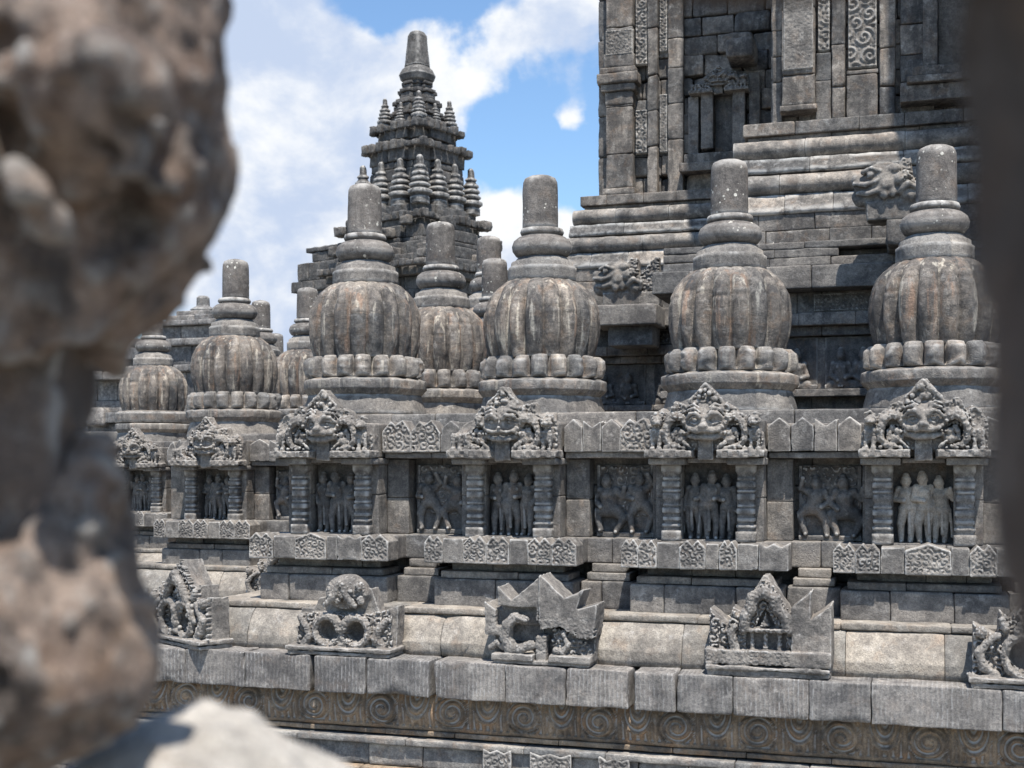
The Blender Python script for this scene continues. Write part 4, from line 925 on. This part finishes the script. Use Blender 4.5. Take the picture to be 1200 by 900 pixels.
def temple_face(x0, x1, y, seed, ends):
    """one projecting face of the temple: basement with reliefs, mouldings, and wall base"""
    e = lambda o: x0-o*ends
    mb = MB()
    for i, (a, b) in enumerate(((-1.5, -.9), (-.9, -.3), (-.3, .3), (.3, .62), (.62, .9))): course(mb, e(.95), x1, y-.95, y, a, b, .8, seed+i, cell=.2)
    course(mb, e(.86), x1, y-.84, y, .9, 1.58, .62, seed+6, cell=.2)
    obj('basement', mb, M_tower, tw)
    mb = MB(); course(mb, e(.95), x1, y-.95, y, 1.58, 1.70, .8, seed+7); course(mb, e(1.06), x1, y-1.08, y, 1.70, 1.86, .8, seed+8); course(mb, e(.95), x1, y-.93, y, 1.86, 2.14, .45, seed+9)
    course(mb, e(1.16), x1, y-1.16, y, .80, .90, .9, seed+10)
    obj('ledge', mb, M_tower, tw)
    mb = MB(); course(mb, e(1.25), x1, y-1.27, y, 2.14, 2.43, .72, seed+11, r=.02, var=.2); obj('gallery_slab', mb, M_step, tw)
    mb = MB()
    if y < 6:
        course(mb, e(1.13), x1, y-1.14, y, 2.43, 2.55, .8, seed+12, var=.2); course(mb, e(1.13), -1.02, y-1.14, y, 2.55, 2.66, .9, seed+22, var=.2); course(mb, -.22, x1, y-1.14, y, 2.55, 2.66, .9, seed+23, var=.2)
        block(mb, -1.02, -.22, y-.86, y, 2.55, 2.66, seed=3); course(mb, e(1.13), x1, y-1.14, y, 2.66, 2.75, .9, seed+24, var=.2)
    else: course(mb, e(1.13), x1, y-1.14, y, 2.43, 2.75, .8, seed+12, var=.2)
    obj('parapet', mb, M_step, tw)
    mb = MB(); course(mb, e(.56), x1, y-.56, y, 2.75, 3.0, .8, seed+13, var=.2); course(mb, e(.55), x1, y-.54, y, 3.0, 3.22, .8, seed+14, var=.2)
    moulding(mb, [(y-.56, 3.22), (y-.57, 3.27), (y-.52, 3.34), (y-.45, 3.42), (y-.43, 3.49)], e(.55), x1, y, .8, None, seed+15, amp=.014, var=.24)
    moulding(mb, torus(y-.40, 3.49, 3.78, .17), e(.52), x1, y, 1.1, None, seed+16, amp=.014, var=.24)
    moulding(mb, [(y-.40, 3.79), (y-.41, 3.83), (y-.34, 3.93), (y-.33, 3.99)], e(.38), x1, y, .9, None, seed+17, amp=.014, var=.24)
    moulding(mb, torus(y-.26, 4.0, 4.27, .15), e(.34), x1, y, 1.0, None, seed+18, amp=.014, var=.24)
    course(mb, e(.16), x1, y-.17, y, 4.27, 4.33, .9, seed+19)
    course(mb, e(.22), x1, y-.24, y, 4.33, 4.50, .6, seed+20, var=.22); obj('base_moulding', mb, M_tower, tw)
# recessed face and projecting face, plus the wing beyond the right edge that shades it
temple_face(-5.33, -1.2, 8.55, 600, 1.0)
temple_face(-2.1, 1.2, 4.7, 640, 1.0)
def pile(mb, x0, x1, y, dep, zs, seed, **kw):
    g = rng(seed)
    for i in range(len(zs)-1): block(mb, x0, x1, y+g.uniform(-.012, .012), y+dep, zs[i]+.003, zs[i+1]-.003, seed=seed+i, tint=g.uniform(-.34, .32), cell=.09, r=.02, amp=.010, chip=1.6, **kw)
ZR = lambda py: (540-py)/69.6
ZP = lambda py: (540-py)/88.5
# --- recessed face
mb = MB()
z = 4.5; i = 0
while z < 10.5:
    course(mb, -5.25, -1.3, 8.64, 9.6, z, z+.33, .46, 720+i, jit=.055, cell=.09, var=.38, r=.03, gap=.012, amp=.014, chip=1.6); z += .33; i += 1
obj('wall', mb, M_tower, tw)
mb = MB(); pile(mb, -5.30, -5.14, 8.60, .5, [4.5, 5.2, 5.9, 6.5, 7.2, 7.9, 8.6, 9.4, 10.5], 760)
pile(mb, -5.12, -4.66, 8.40, .4, [4.62, 5.2, 6.0, 6.03], 761)
pile(mb, -5.12, -4.66, 8.40, .4, [6.90, 7.35, 8.1, 9.0, 10.5], 765)
pile(mb, -5.18, -4.62, 8.36, .4, [4.5, 4.62], 766)
pile(mb, -5.14, -4.65, 8.38, .4, [6.03, 6.25], 767); pile(mb, -5.20, -4.60, 8.33, .4, [6.25, 6.38], 768); pile(mb, -5.26, -4.56, 8.28, .4, [6.38, 6.56], 769)
pile(mb, -5.22, -4.60, 8.32, .4, [6.56, 6.66], 770); pile(mb, -5.16, -4.63, 8.36, .4, [6.66, 6.90], 771)
pile(mb, -4.42, -4.25, 8.46, .3, [4.5, 5.3, 5.9, 6.5, 7.3, 8.2, 9.3, 10.5], 772); pile(mb, -4.08, -3.82, 8.50, .3, [4.5, 5.4, 6.0, 6.6, 7.1, 7.9, 8.8, 10.5], 773)
obj('pilaster', mb, M_tower, tw)
relief_strip('carved_strip', tw, -4.64, -4.43, 8.50, 5.2, 5.95, .17, 3); relief_strip('carved_strip', tw, -4.64, -4.43, 8.50, 6.7, 9.8, .19, 4); relief_strip('carved_strip', tw, -4.24, -4.09, 8.55, 5.2, 6.2, .05, 5, amp=.012); relief_strip('carved_strip', tw, -4.24, -4.09, 8.55, 6.9, 9.5, .11, 6)
relief_strip('carved_strip', tw, -5.13, -4.65, 8.36, 6.86, 7.3, .06, 7, amp=.012)
# little niche with kala on the recessed face
nc = obj('niche', (lambda mb: (block(mb, -3.72, -3.55, 8.42, 8.7, ZR(185), ZR(118), seed=1), block(mb, -3.50, -3.30, 8.36, 8.7, ZR(180), ZR(115), seed=2), block(mb, -2.98, -2.78, 8.36, 8.7, ZR(182), ZR(115), seed=3), block(mb, -2.72, -2.55, 8.45, 8.7, ZR(165), ZR(95), seed=4),
     block(mb, -3.78, -2.5, 8.34, 8.8, ZR(196), ZR(185), seed=5), block(mb, -3.85, -2.4, 8.28, 8.8, ZR(206), ZR(196), seed=6), block(mb, -3.7, -2.6, 8.44, 8.8, ZR(118), ZR(108), seed=7), block(mb, -3.05, -2.6, 8.05, 8.8, ZR(84), ZR(62), r=.05, seed=8), mb)[-1])(MB()), M_tower, tw)
mb = MB(); block(mb, -3.29, -2.99, 8.56, 8.66, ZR(182), ZR(116), tint=-.1, seed=9); obj('niche_back', mb, M_figure, nc)
o = obj('kala_mask', KALA[2], M_wall, nc); o.location = (-3.2, 8.45, ZR(116)+.03); o.scale = (.85, .85, .62)
# --- projecting face
mb = MB(); z = 4.5; i = 0
while z < 10.5:
    course(mb, -1.98, 1.2, 4.78, 6.5, z, z+.33, .5, 820+i, jit=.035, cell=.1, var=.34, r=.022, gap=.01, amp=.012, chip=1.5); z += .33; i += 1
obj('wall', mb, M_tower, tw)
mb = MB(); pile(mb, -1.96, -1.82, 4.72, .4, [4.5, 5.1, 5.45, 5.8, 6.3, 7, 8, 10], 850)
pile(mb, -1.81, -1.38, 4.52, .4, [4.72, 5.13, 6.0, 6.9, 8.0, 10], 851); pile(mb, -1.84, -1.35, 4.47, .4, [4.64, 4.72], 852)
pile(mb, -1.38, -1.18, 4.62, .3, [4.5, 5.05, 5.42], 853); pile(mb, -1.17, -1.0, 4.60, .3, [4.5, 4.95, 5.5, 6.15, 7, 8, 10], 854); pile(mb, -.98, -.58, 4.64, .3, [4.5, 5.1, 5.16], 855)
pile(mb, -.56, -.36, 4.60, .3, [4.5, 4.9, 5.4, 6.1, 7, 8, 10], 856); pile(mb, -.30, .12, 4.66, .3, [4.5, 4.95, 5.3, 5.7, 6.4, 8, 10], 857)
obj('pilaster', mb, M_tower, tw)
relief_strip('carved_strip', tw, -1.36, -1.19, 4.64, 5.44, 6.2, .16, 13); relief_strip('carved_strip', tw, -.97, -.59, 4.66, 5.18, 6.15, .22, 14); relief_strip('carved_strip', tw, -.97, -.59, 4.66, 6.2, 9.5, .22, 15)
relief_strip('carved_strip', tw, -1.36, -1.19, 4.64, 6.25, 9.5, .16, 16); relief_strip('carved_strip', tw, -1.8, -1.39, 4.5, 5.18, 6.6, .035, 17, amp=.006)
mb = MB(); block(mb, -.02, .16, 4.40, 4.8, ZP(92), ZP(-40), seed=1); block(mb, .56, .76, 4.40, 4.8, ZP(92), ZP(-40), seed=2); block(mb, -.15, .9, 4.34, 4.8, ZP(104), ZP(93), seed=3); block(mb, -.22, .95, 4.28, 4.8, ZP(113), ZP(105), seed=4); block(mb, -.3, .95, 4.36, 4.8, ZP(132), ZP(114), seed=5)
nc = obj('niche', mb, M_tower, tw); mb = MB(); block(mb, .17, .55, 4.68, 4.77, ZP(92), ZP(-40), seed=6); obj('niche_back', mb, M_relief, nc)
# --- shading wing and upper storeys (above the picture)
mb = MB(); z = -1.5; i = 0
while z < 11.2:
    course(mb, .86, 4.6, 1.95, 6.4, z, z+.45, .7, 880+i, cell=.3); z += .45; i += 1
obj('wall', mb, M_tower, tw)
mb = MB()
for i in range(12): course(mb, -1.98, 1.2, 4.78, 9.7, 10.55+i*.8, 11.35+i*.8, 1.2, 940+i, cell=.6); course(mb, .86, 4.6, 1.95, 9.7, 11.3+i*.8, 12.1+i*.8, 1.2, 960+i, cell=.6)
obj('upper_wall', mb, M_tower, tw)
mb = MB(); course(mb, -5.4, -1.6, 8.5, 9.6, 10.5, 11.0, .8, 900, cell=.3);
for i in range(6): course(mb, -5.2+i*.35, 4.6-i*.35, 8.9+i*.5, 14-i*.3, 11.0+i*1.1, 12.1+i*1.1, 1.2, 910+i, cell=.6)
obj('roof', mb, M_tower, tw)
mb = MB()
for i in range(10): course(mb, -5.2, 4.6, 9.61, 14, -1.5+i*1.25, -.26+i*1.25, 1.5, 930+i, cell=.8)
obj('core', mb, M_tower, tw)
# reliefs on the basement
for x, y, s_ in ((-4.75, 7.69, 0), (-3.7, 7.69, 1), (-5.65, 7.69, 1)):
    o = obj('relief_panel', SEAT[s_], M_figure, tw); o.location = (x, y, .905); o.scale = (.92, 1, .95)
for x, s_ in ((-1.72, 0), (-.78, 1)):
    o = obj('relief_panel', SEAT[s_], M_figure, tw); o.location = (x, 3.84, .905); o.scale = (.85, 1, .95)
relief_strip('carved_strip', tw, -1.35, .5, 3.76, 1.88, 2.12, .11, 22, M_wall, .022); relief_strip('carved_strip', tw, -4.4, -3.5, 7.6, 1.88, 2.12, .11, 23, M_wall, .022)
mb = MB(); block(mb, -4.93, -3.9, 6.55, 7.4, 2.10, 2.42, seed=6, r=.025); block(mb, -4.7, -4.0, 6.75, 7.4, 1.80, 2.10, seed=7, tint=-.1); obj('bracket_slab', mb, M_step, tw)

# makara gargoyles
def makara(label, loc, rz, scale, mir=1, base=True):
    t = thing('makara_gargoyle', label, 'gargoyle', loc, rz, None, scale)
    v = Vol((-.62, -.36, -.22), (.62, .36, .72), .016); s_ = mir
    X = lambda x, y, z_: (x*s_, y, z_)
    v.ball(X(-.18, 0, .30), (.31, .23, .29), .05); v.ball(X(.15, .02, .16), (.25, .2, .2), .06)
    v.path([X(-.34, -.02, .18), X(-.46, -.03, .13), X(-.50, -.03, .16)], .11, .08, .04)                     # jaw
    v.path([X(-.36, -.05, .32), X(-.47, -.06, .29), X(-.52, -.06, .36)], .10, .07, .03)                     # muzzle
    v.path([X(-.60, -.16, .235), X(-.44, -.22, .225), X(-.30, -.24, .25), X(-.2, -.24, .31)], .022, .016, .014, op=-1)
    v.path([X(-.54, -.13, .30), X(-.40, -.20, .27), X(-.28, -.22, .30), X(-.19, -.21, .37)], .032, .026, .012)
    v.path([X(-.50, -.12, .18), X(-.38, -.18, .16), X(-.24, -.21, .19), X(-.16, -.2, .27)], .034, .03, .012)
    v.ball(X(-.34, -.19, .40), .055, .012); v.path([X(-.43, -.15, .44), X(-.33, -.21, .475), X(-.22, -.2, .43)], .04, .032, .014)
    g_ = rng(31)
    for i in range(22):
        a_ = g_.uniform(0, 6.28); r_ = g_.uniform(.05, .25); x_ = -.06+r_*math.cos(a_)*1.1; z_ = .34+r_*math.sin(a_)
        if x_ < -.2 and z_ < .45: continue
        v.ball(X(x_, -.16-.05*g_.random(), z_), g_.uniform(.045, .07), .02)
    v.poly([(-.02*s_, .2), (.20*s_, .2), (.14*s_, .60), (.05*s_, .62), (-.06*s_, .45)], -.13, .12, k=.04)
    v.poly([(.14*s_, .1), (.50*s_, .05), (.48*s_, .60), (.43*s_, .60), (.24*s_, .38)], -.13, .10, k=.04)
    v.carve(lambda x, z_: np.clip(spirals(x, z_, .10, 5, .07), -1, .3)*(x*s_ > .05), .02, (-.6, -.3, .0), (.6, -.06, .7))
    v.ball(X(.12, -.18, .12), (.10, .07, .09), .02); v.path([X(.02, -.2, .16), X(.12, -.25, .24), X(.22, -.21, .20), X(.21, -.19, .11)], .04, .035, .012)
    v.box((-.40 if s_ > 0 else -.5, -.18, -.18), (.5 if s_ > 0 else .40, .2, .06), .02, .05)
    v.rough(.012, 11, 3); v.rough(.02, 5, 6)
    mb = MB(); v.add_to(mb); obj('carved_head', mb, M_wall, t); return t
makara('left facing makara gargoyle on a projecting slab beside the orange stained bell', W(-4.42, 7.05, 2.59), TH, 1.0)
mk = makara('rough lion faced makara gargoyle above the rightmost bell', W(-.30, 3.1, 3.02), TH, .94)
mb = MB(); block(mb, -.15, .40, -.25, .5, -.52, -.19, seed=3, tint=-.1, r=.03); block(mb, .05, .45, -.15, .5, -.95, -.53, seed=4); obj('bracket', mb, M_wall, mk)
t = thing('broken_carving', 'broken carved fragment lying on the temple parapet between the two right bells', 'fragment', W(-1.78, 3.75, 2.435), TH)
v = Vol((-.36, -.2, -.02), (.36, .2, .36), .014); v.ball((-.18, 0, .12), (.16, .13, .13), .03); v.path([(-.2, -.05, .16), (0, -.05, .24), (.18, -.03, .20), (.3, 0, .1)], .09, .07, .03); v.box((-.33, -.15, 0), (.33, .15, .09), .02); v.carve(lambda x, z_: spirals(x, z_, .12, 7, .06), .025); v.rough(.02, 6, 2)
mb = MB(); v.add_to(mb); obj('carved_block', mb, M_carve, t)

# ------------------------------------------------------------------ the distant spire
SPX, SPY = (489-600)/1500*45, 45.0; u = .03
sp_t = thing('temple_spire', 'dark stepped temple spire with a stone peak against the clouds', 'temple', (SPX, SPY, 0), R(-38))
zy = lambda py: (540-py)*u
def tier(mb, w_, y0, y1, seed, redent=.0, L=.7, var=.18, amp=.02):
    h = w_/2*u/1.39-(.17 if redent else 0)
    z0, z1 = zy(y0), zy(y1)
    n = max(1, round((z1-z0)/.45))
    for i in range(n):
        a, b = z0+(z1-z0)*i/n, z0+(z1-z0)*(i+1)/n
        course(mb, -h, h, -h, h, a, b, L, seed+i, cell=.2, amp=amp, r=.035, var=var, jit=.03)
        if redent:
            course(mb, -h*redent, h*redent, -h-.16, h+.16, a+.01, b-.01, L, seed+i+50, cell=.2, amp=amp, r=.035, var=var)
            block(mb, -h-.16, h+.16, -h*redent, h*redent, a+.02, b-.02, seed=seed+i, cell=.2, amp=amp, r=.035)
mb = MB()
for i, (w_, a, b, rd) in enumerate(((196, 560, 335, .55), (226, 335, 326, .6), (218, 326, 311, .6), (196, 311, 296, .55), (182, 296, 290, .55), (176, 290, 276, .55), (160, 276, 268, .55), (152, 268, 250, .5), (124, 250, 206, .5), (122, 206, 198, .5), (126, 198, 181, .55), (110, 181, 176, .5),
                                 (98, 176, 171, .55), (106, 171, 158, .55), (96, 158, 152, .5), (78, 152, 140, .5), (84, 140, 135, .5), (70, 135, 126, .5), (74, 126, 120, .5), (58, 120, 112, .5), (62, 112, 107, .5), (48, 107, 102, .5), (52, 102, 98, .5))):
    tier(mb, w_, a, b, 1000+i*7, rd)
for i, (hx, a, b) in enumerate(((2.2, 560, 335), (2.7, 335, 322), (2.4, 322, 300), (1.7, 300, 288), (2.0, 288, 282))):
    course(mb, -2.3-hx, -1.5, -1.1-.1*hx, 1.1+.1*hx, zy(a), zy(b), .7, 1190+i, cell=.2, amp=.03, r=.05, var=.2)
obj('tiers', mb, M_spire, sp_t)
# merlon teeth along the cornices
mb = MB(); g = rng(8)
for w_, y_, n in ((226, 326, 15), (106, 160, 7), (124, 184, 8), (160, 268, 11)):
    h = w_/2*u/1.39
    for i in range(n):
        x = -h+2*h*(i+.5)/n; a = h/n*.8
        for q in range(4):
            cx, cy = ((x, -h), (h, x), (x, h), (-h, x))[q]; hh = g.uniform(.16, .34)
            block(mb, cx-a, cx+a, cy-a, cy+a, zy(y_)-.02, zy(y_)+hh, r=.06, cell=.2, amp=.03, seed=i+q, tint=g.uniform(-.2, .2))
obj('merlons', mb, M_spire, sp_t)['kind'] = 'stuff'
mini = MB(); lathe(mini, [(.30, 0), (.30, .22), (.26, .24), (.30, .30), (.37, .36), (.37, .46), (.30, .50), (.25, .54), (.32, .60), (.33, .66), (.26, .72), (.22, .75), (.29, .80), (.29, .87), (.23, .93), (.20, .96), (.25, 1.0), (.25, 1.07), (.18, 1.13), (.15, 1.2), (.19, 1.24), (.18, 1.3), (.11, 1.36), (.10, 1.62), (.06, 1.68)], 16, amp=.02, seed=3, sq=3.2)
mini_me = mini.mesh('small_finial')
def mini_at(x, y, z_, s_):
    o = obj('small_finial', mini_me, M_spire, sp_t); o.location = (x, y, z_); o.scale = (s_, s_, s_)
for w_, y_, n, s_ in ((124, 251, 4, .98), (74, 154, 2, .66), (78, 154, 3, .5)):
    h = w_/2*u/1.39
    pts = set()
    for i in range(n):
        x = -h+2*h*i/(n-1)
        for p in ((x, -h), (h, x), (x, h), (-h, x)): pts.add((round(p[0], 3), round(p[1], 3)))
    for x, y in sorted(pts): mini_at(x, y, zy(y_), s_)
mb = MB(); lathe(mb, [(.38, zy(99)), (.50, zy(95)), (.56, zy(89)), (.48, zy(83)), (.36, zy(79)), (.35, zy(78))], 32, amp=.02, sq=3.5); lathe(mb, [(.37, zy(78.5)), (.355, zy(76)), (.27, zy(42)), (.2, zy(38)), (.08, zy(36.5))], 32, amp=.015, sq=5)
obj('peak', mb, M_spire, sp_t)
g = rng(12); mb = MB()
for i in range(26):
    q = i % 4; h = 210/2*u/1.39; x = g.uniform(-h, h); y_ = g.uniform(262, 318); hh = h*(1-(318-y_)/280)
    cx, cy = ((x, -hh), (hh, x), (x, hh), (-hh, x))[q]; a = g.uniform(.15, .32)
    block(mb, cx-a, cx+a, cy-a, cy+a, zy(y_)-.1, zy(y_)+a*1.1, r=.09, cell=.12, amp=.05, seed=i, tint=g.uniform(-.1, .5))
obj('broken_stones', mb, M_spire, sp_t)['kind'] = 'stuff'

# ------------------------------------------------------------------ far gallery on the left
fg = thing('temple_gallery', 'blurred far temple gallery with banded walls at the left', 'temple', ((120-600)/1500*37, 37, 0), R(-12))
zf = lambda py: (540-py)*37/1500
mb = MB()
for i, (a, b, p) in enumerate(((660, 622, .3), (622, 604, .0), (604, 596, .35), (596, 560, .1), (560, 548, .3), (548, 540, .45), (540, 520, .0), (520, 496, .1), (496, 484, .35), (484, 470, .1), (470, 446, .0), (446, 436, .4), (436, 424, .25), (424, 408, .5), (408, 398, .2))):
    course(mb, -4, 3.0, -p, 2.0, zf(a), zf(b), .9, 1300+i, cell=.25, var=.3, r=.03)
for x in (-1.6, -.5, .55, 1.6): block(mb, x-.16, x+.16, -.2, .3, zf(545), zf(500), seed=4, tint=.2)
for x in (-1.1, 0, 1.1, 2.1): block(mb, x-.3, x+.3, -.45, .3, zf(500), zf(478), seed=5, tint=.25, r=.12)
obj('wall', mb, M_far, fg)
tu = thing('temple_turret', 'small far stepped turret with finial under the overhanging rough stone', 'temple', ((238-600)/1500*34, 34, 0), R(-20))
zt = lambda py: (540-py)*34/1500
mb = MB()
for i, (hw, a, b) in enumerate(((1.35, 620, 440), (1.5, 440, 432), (1.2, 432, 410), (1.35, 410, 402), (.95, 402, 386), (1.1, 386, 380), (.7, 380, 372), (.5, 372, 366))):
    course(mb, -hw, hw, -hw, hw, zt(a), zt(b), .8, 1400+i, cell=.3, r=.04, var=.25)
obj('tiers', mb, M_far, tu)
mb = MB(); lathe(mb, [(.3, zt(366)), (.34, zt(363)), (.22, zt(360)), (.18, zt(359)), (.17, zt(349)), (.12, zt(347))], 24, amp=.01); obj('finial', mb, M_far, tu)

# ------------------------------------------------------------------ near stones, out of focus
def near_stone():
    Y = 1.15; q = lambda px, py, dy=0: ((px-600)/1500*(Y+dy), Y+dy, (540-py)/1500*(Y+dy))
    t = thing('rough_stone_post', 'big brown rough stone post blurred along the left edge', 'stone post', (-.55, Y, -.3), 0)
    def shape(lo, hi, fn, name, mat, seed, amp=.02):
        v = Vol(lo, hi, .0085); fn(v); v.rough(amp, 7, seed, 4); v.rough(amp*.6, 18, seed+2, 3); v.rough(amp*.42, 42, seed+4, 3); mb = MB(); v.add_to(mb); o = obj(name, mb, mat, t); o.location = (.55, -Y, .3)
    # head: broad block with an overhanging lower edge
    def head(v):
        a = q(0, 0)
        v.poly([(-.95, .60), (-.95, .13), (-.41, .10), (-.365, .115), (-.31, .17), (-.276, .22), (-.268, .30), (-.272, .60)], Y-.04, Y+.10, k=.02)
        v.ball((-.50, Y-.03, .285), (.23, .17, .16), .05); v.ball((-.66, Y-.02, .33), (.3, .15, .2), .05); v.ball((-.385, Y-.03, .36), (.11, .10, .13), .04)
        v.ball((-.45, Y-.20, .17), (.25, .13, .085), .05, op=-1); v.ball((-.33, Y-.15, .16), (.05, .06, .04), .03, op=-1)
        g = rng(77)
        for i in range(60): v.ball((g.uniform(-.75, -.30), Y-.165+.04*g.random(), g.uniform(.17, .33)), g.uniform(.006, .02), .012, op=1 if i % 3 else -1)
    shape((-1.0, Y-.32, .05), (-.2, Y+.34, .66), head, 'head', M_rock, 3, .030)
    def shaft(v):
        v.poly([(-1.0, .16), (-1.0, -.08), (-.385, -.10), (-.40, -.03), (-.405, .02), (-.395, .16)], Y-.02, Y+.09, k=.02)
    shape((-1.05, Y-.1, -.16), (-.26, Y+.3, .2), shaft, 'shaft', M_darkrock, 5, .012)  # darker than head and foot: the shade under the head put into colour
    def foot(v):
        v.ball((-.565, Y-.02, -.175), (.225, .13, .125), .03); v.ball((-.42, Y-.02, -.15), (.09, .10, .085), .05); v.ball((-.58, Y+.02, -.34), (.10, .12, .2), .05); v.ball((-.74, Y, -.3), (.2, .14, .25), .05)
        v.ball((-.39, Y+.02, -.07), (.055, .06, .07), .04)
    shape((-1.0, Y-.32, -.62), (-.24, Y+.3, .05), foot, 'foot', M_rock, 8, .03)
near_stone()
t = thing('rubble_rock', 'pale sunlit rock lying at the bottom left, out of focus', 'rock', (-.315, 1.25, -.388), 0)
v = Vol((-.16, -.22, -.16), (.26, .24, .24), .0075); v.ball((.0, 0, .055), (.115, .13, .085), .03); v.ball((.11, .0, .005), (.12, .13, .075), .05); v.ball((-.05, .02, .04), (.07, .1, .07), .03); v.box((-.12, -.16, -.12), (.2, .16, 0), .05, .05); v.rough(.020, 9, 4, 4); v.rough(.012, 26, 5, 3)
mb = MB(); v.add_to(mb); obj('rock_body', mb, M_rockpale, t)
# the side of the opening the picture is taken through
t = thing('dark_stone_jamb', 'dark blurred stone jamb closing the right edge', 'stone jamb', (.3, .5, 0), 0)
Yj = .5
v = Vol((-.19, -.16, -.30), (.32, .2, .62), .009); jx = lambda px: (px-600)/1500*(Yj+.03)-.3
v.poly([(jx(1126), .62), (jx(1124), .18), (jx(1130), .10), (jx(1148), .02), (jx(1158), -.03), (jx(1185), -.06), (jx(1215), -.11), (jx(1240), -.28), (.3, -.28), (.3, .62)], -.08, .03, k=.02); v.rough(.006, 12, 5)
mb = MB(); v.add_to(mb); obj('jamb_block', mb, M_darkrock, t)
mb = MB(); block(mb, -.26, .5, -.62, .18, .24, .48, r=.03, cell=.06, amp=.01, seed=4); obj('shading_overhang', mb, M_darkrock, t)  # unseen block added above the view to shade the jamb
# cloth behind the rock
t = thing('folded_cloth', 'navy blue cloth lying in the gap left of the pale rock', 'cloth', (-.44, 1.42, -.42), 0)
v = Vol((-.2, -.16, -.12), (.2, .16, .12), .008); v.ball((0, 0, -.02), (.16, .12, .08), .03)
for i in range(5): v.path([(-.12+.05*i, -.12, .02), (-.10+.055*i, 0, .06), (-.08+.05*i, .1, .03)], .022, .018, .015)
mb = MB(); v.add_to(mb); obj('cloth_folds', mb, M_navy, t)
# wall the near stones stand on
t = thing('near_parapet', 'parapet of rough blocks below the camera, under the blurred stones', 'wall', (0, 1.3, 0), 0); mb = MB()
for i in range(5): course(mb, -1.6, 1.4, -.35, .45, -1.0-.5*i-.5, -1.0-.5*i, .5, 1500+i)
course(mb, -1.1, -.12, -.3, .4, -1.0, -.49, .4, 1510); obj('wall_core', mb, M_wall, t)
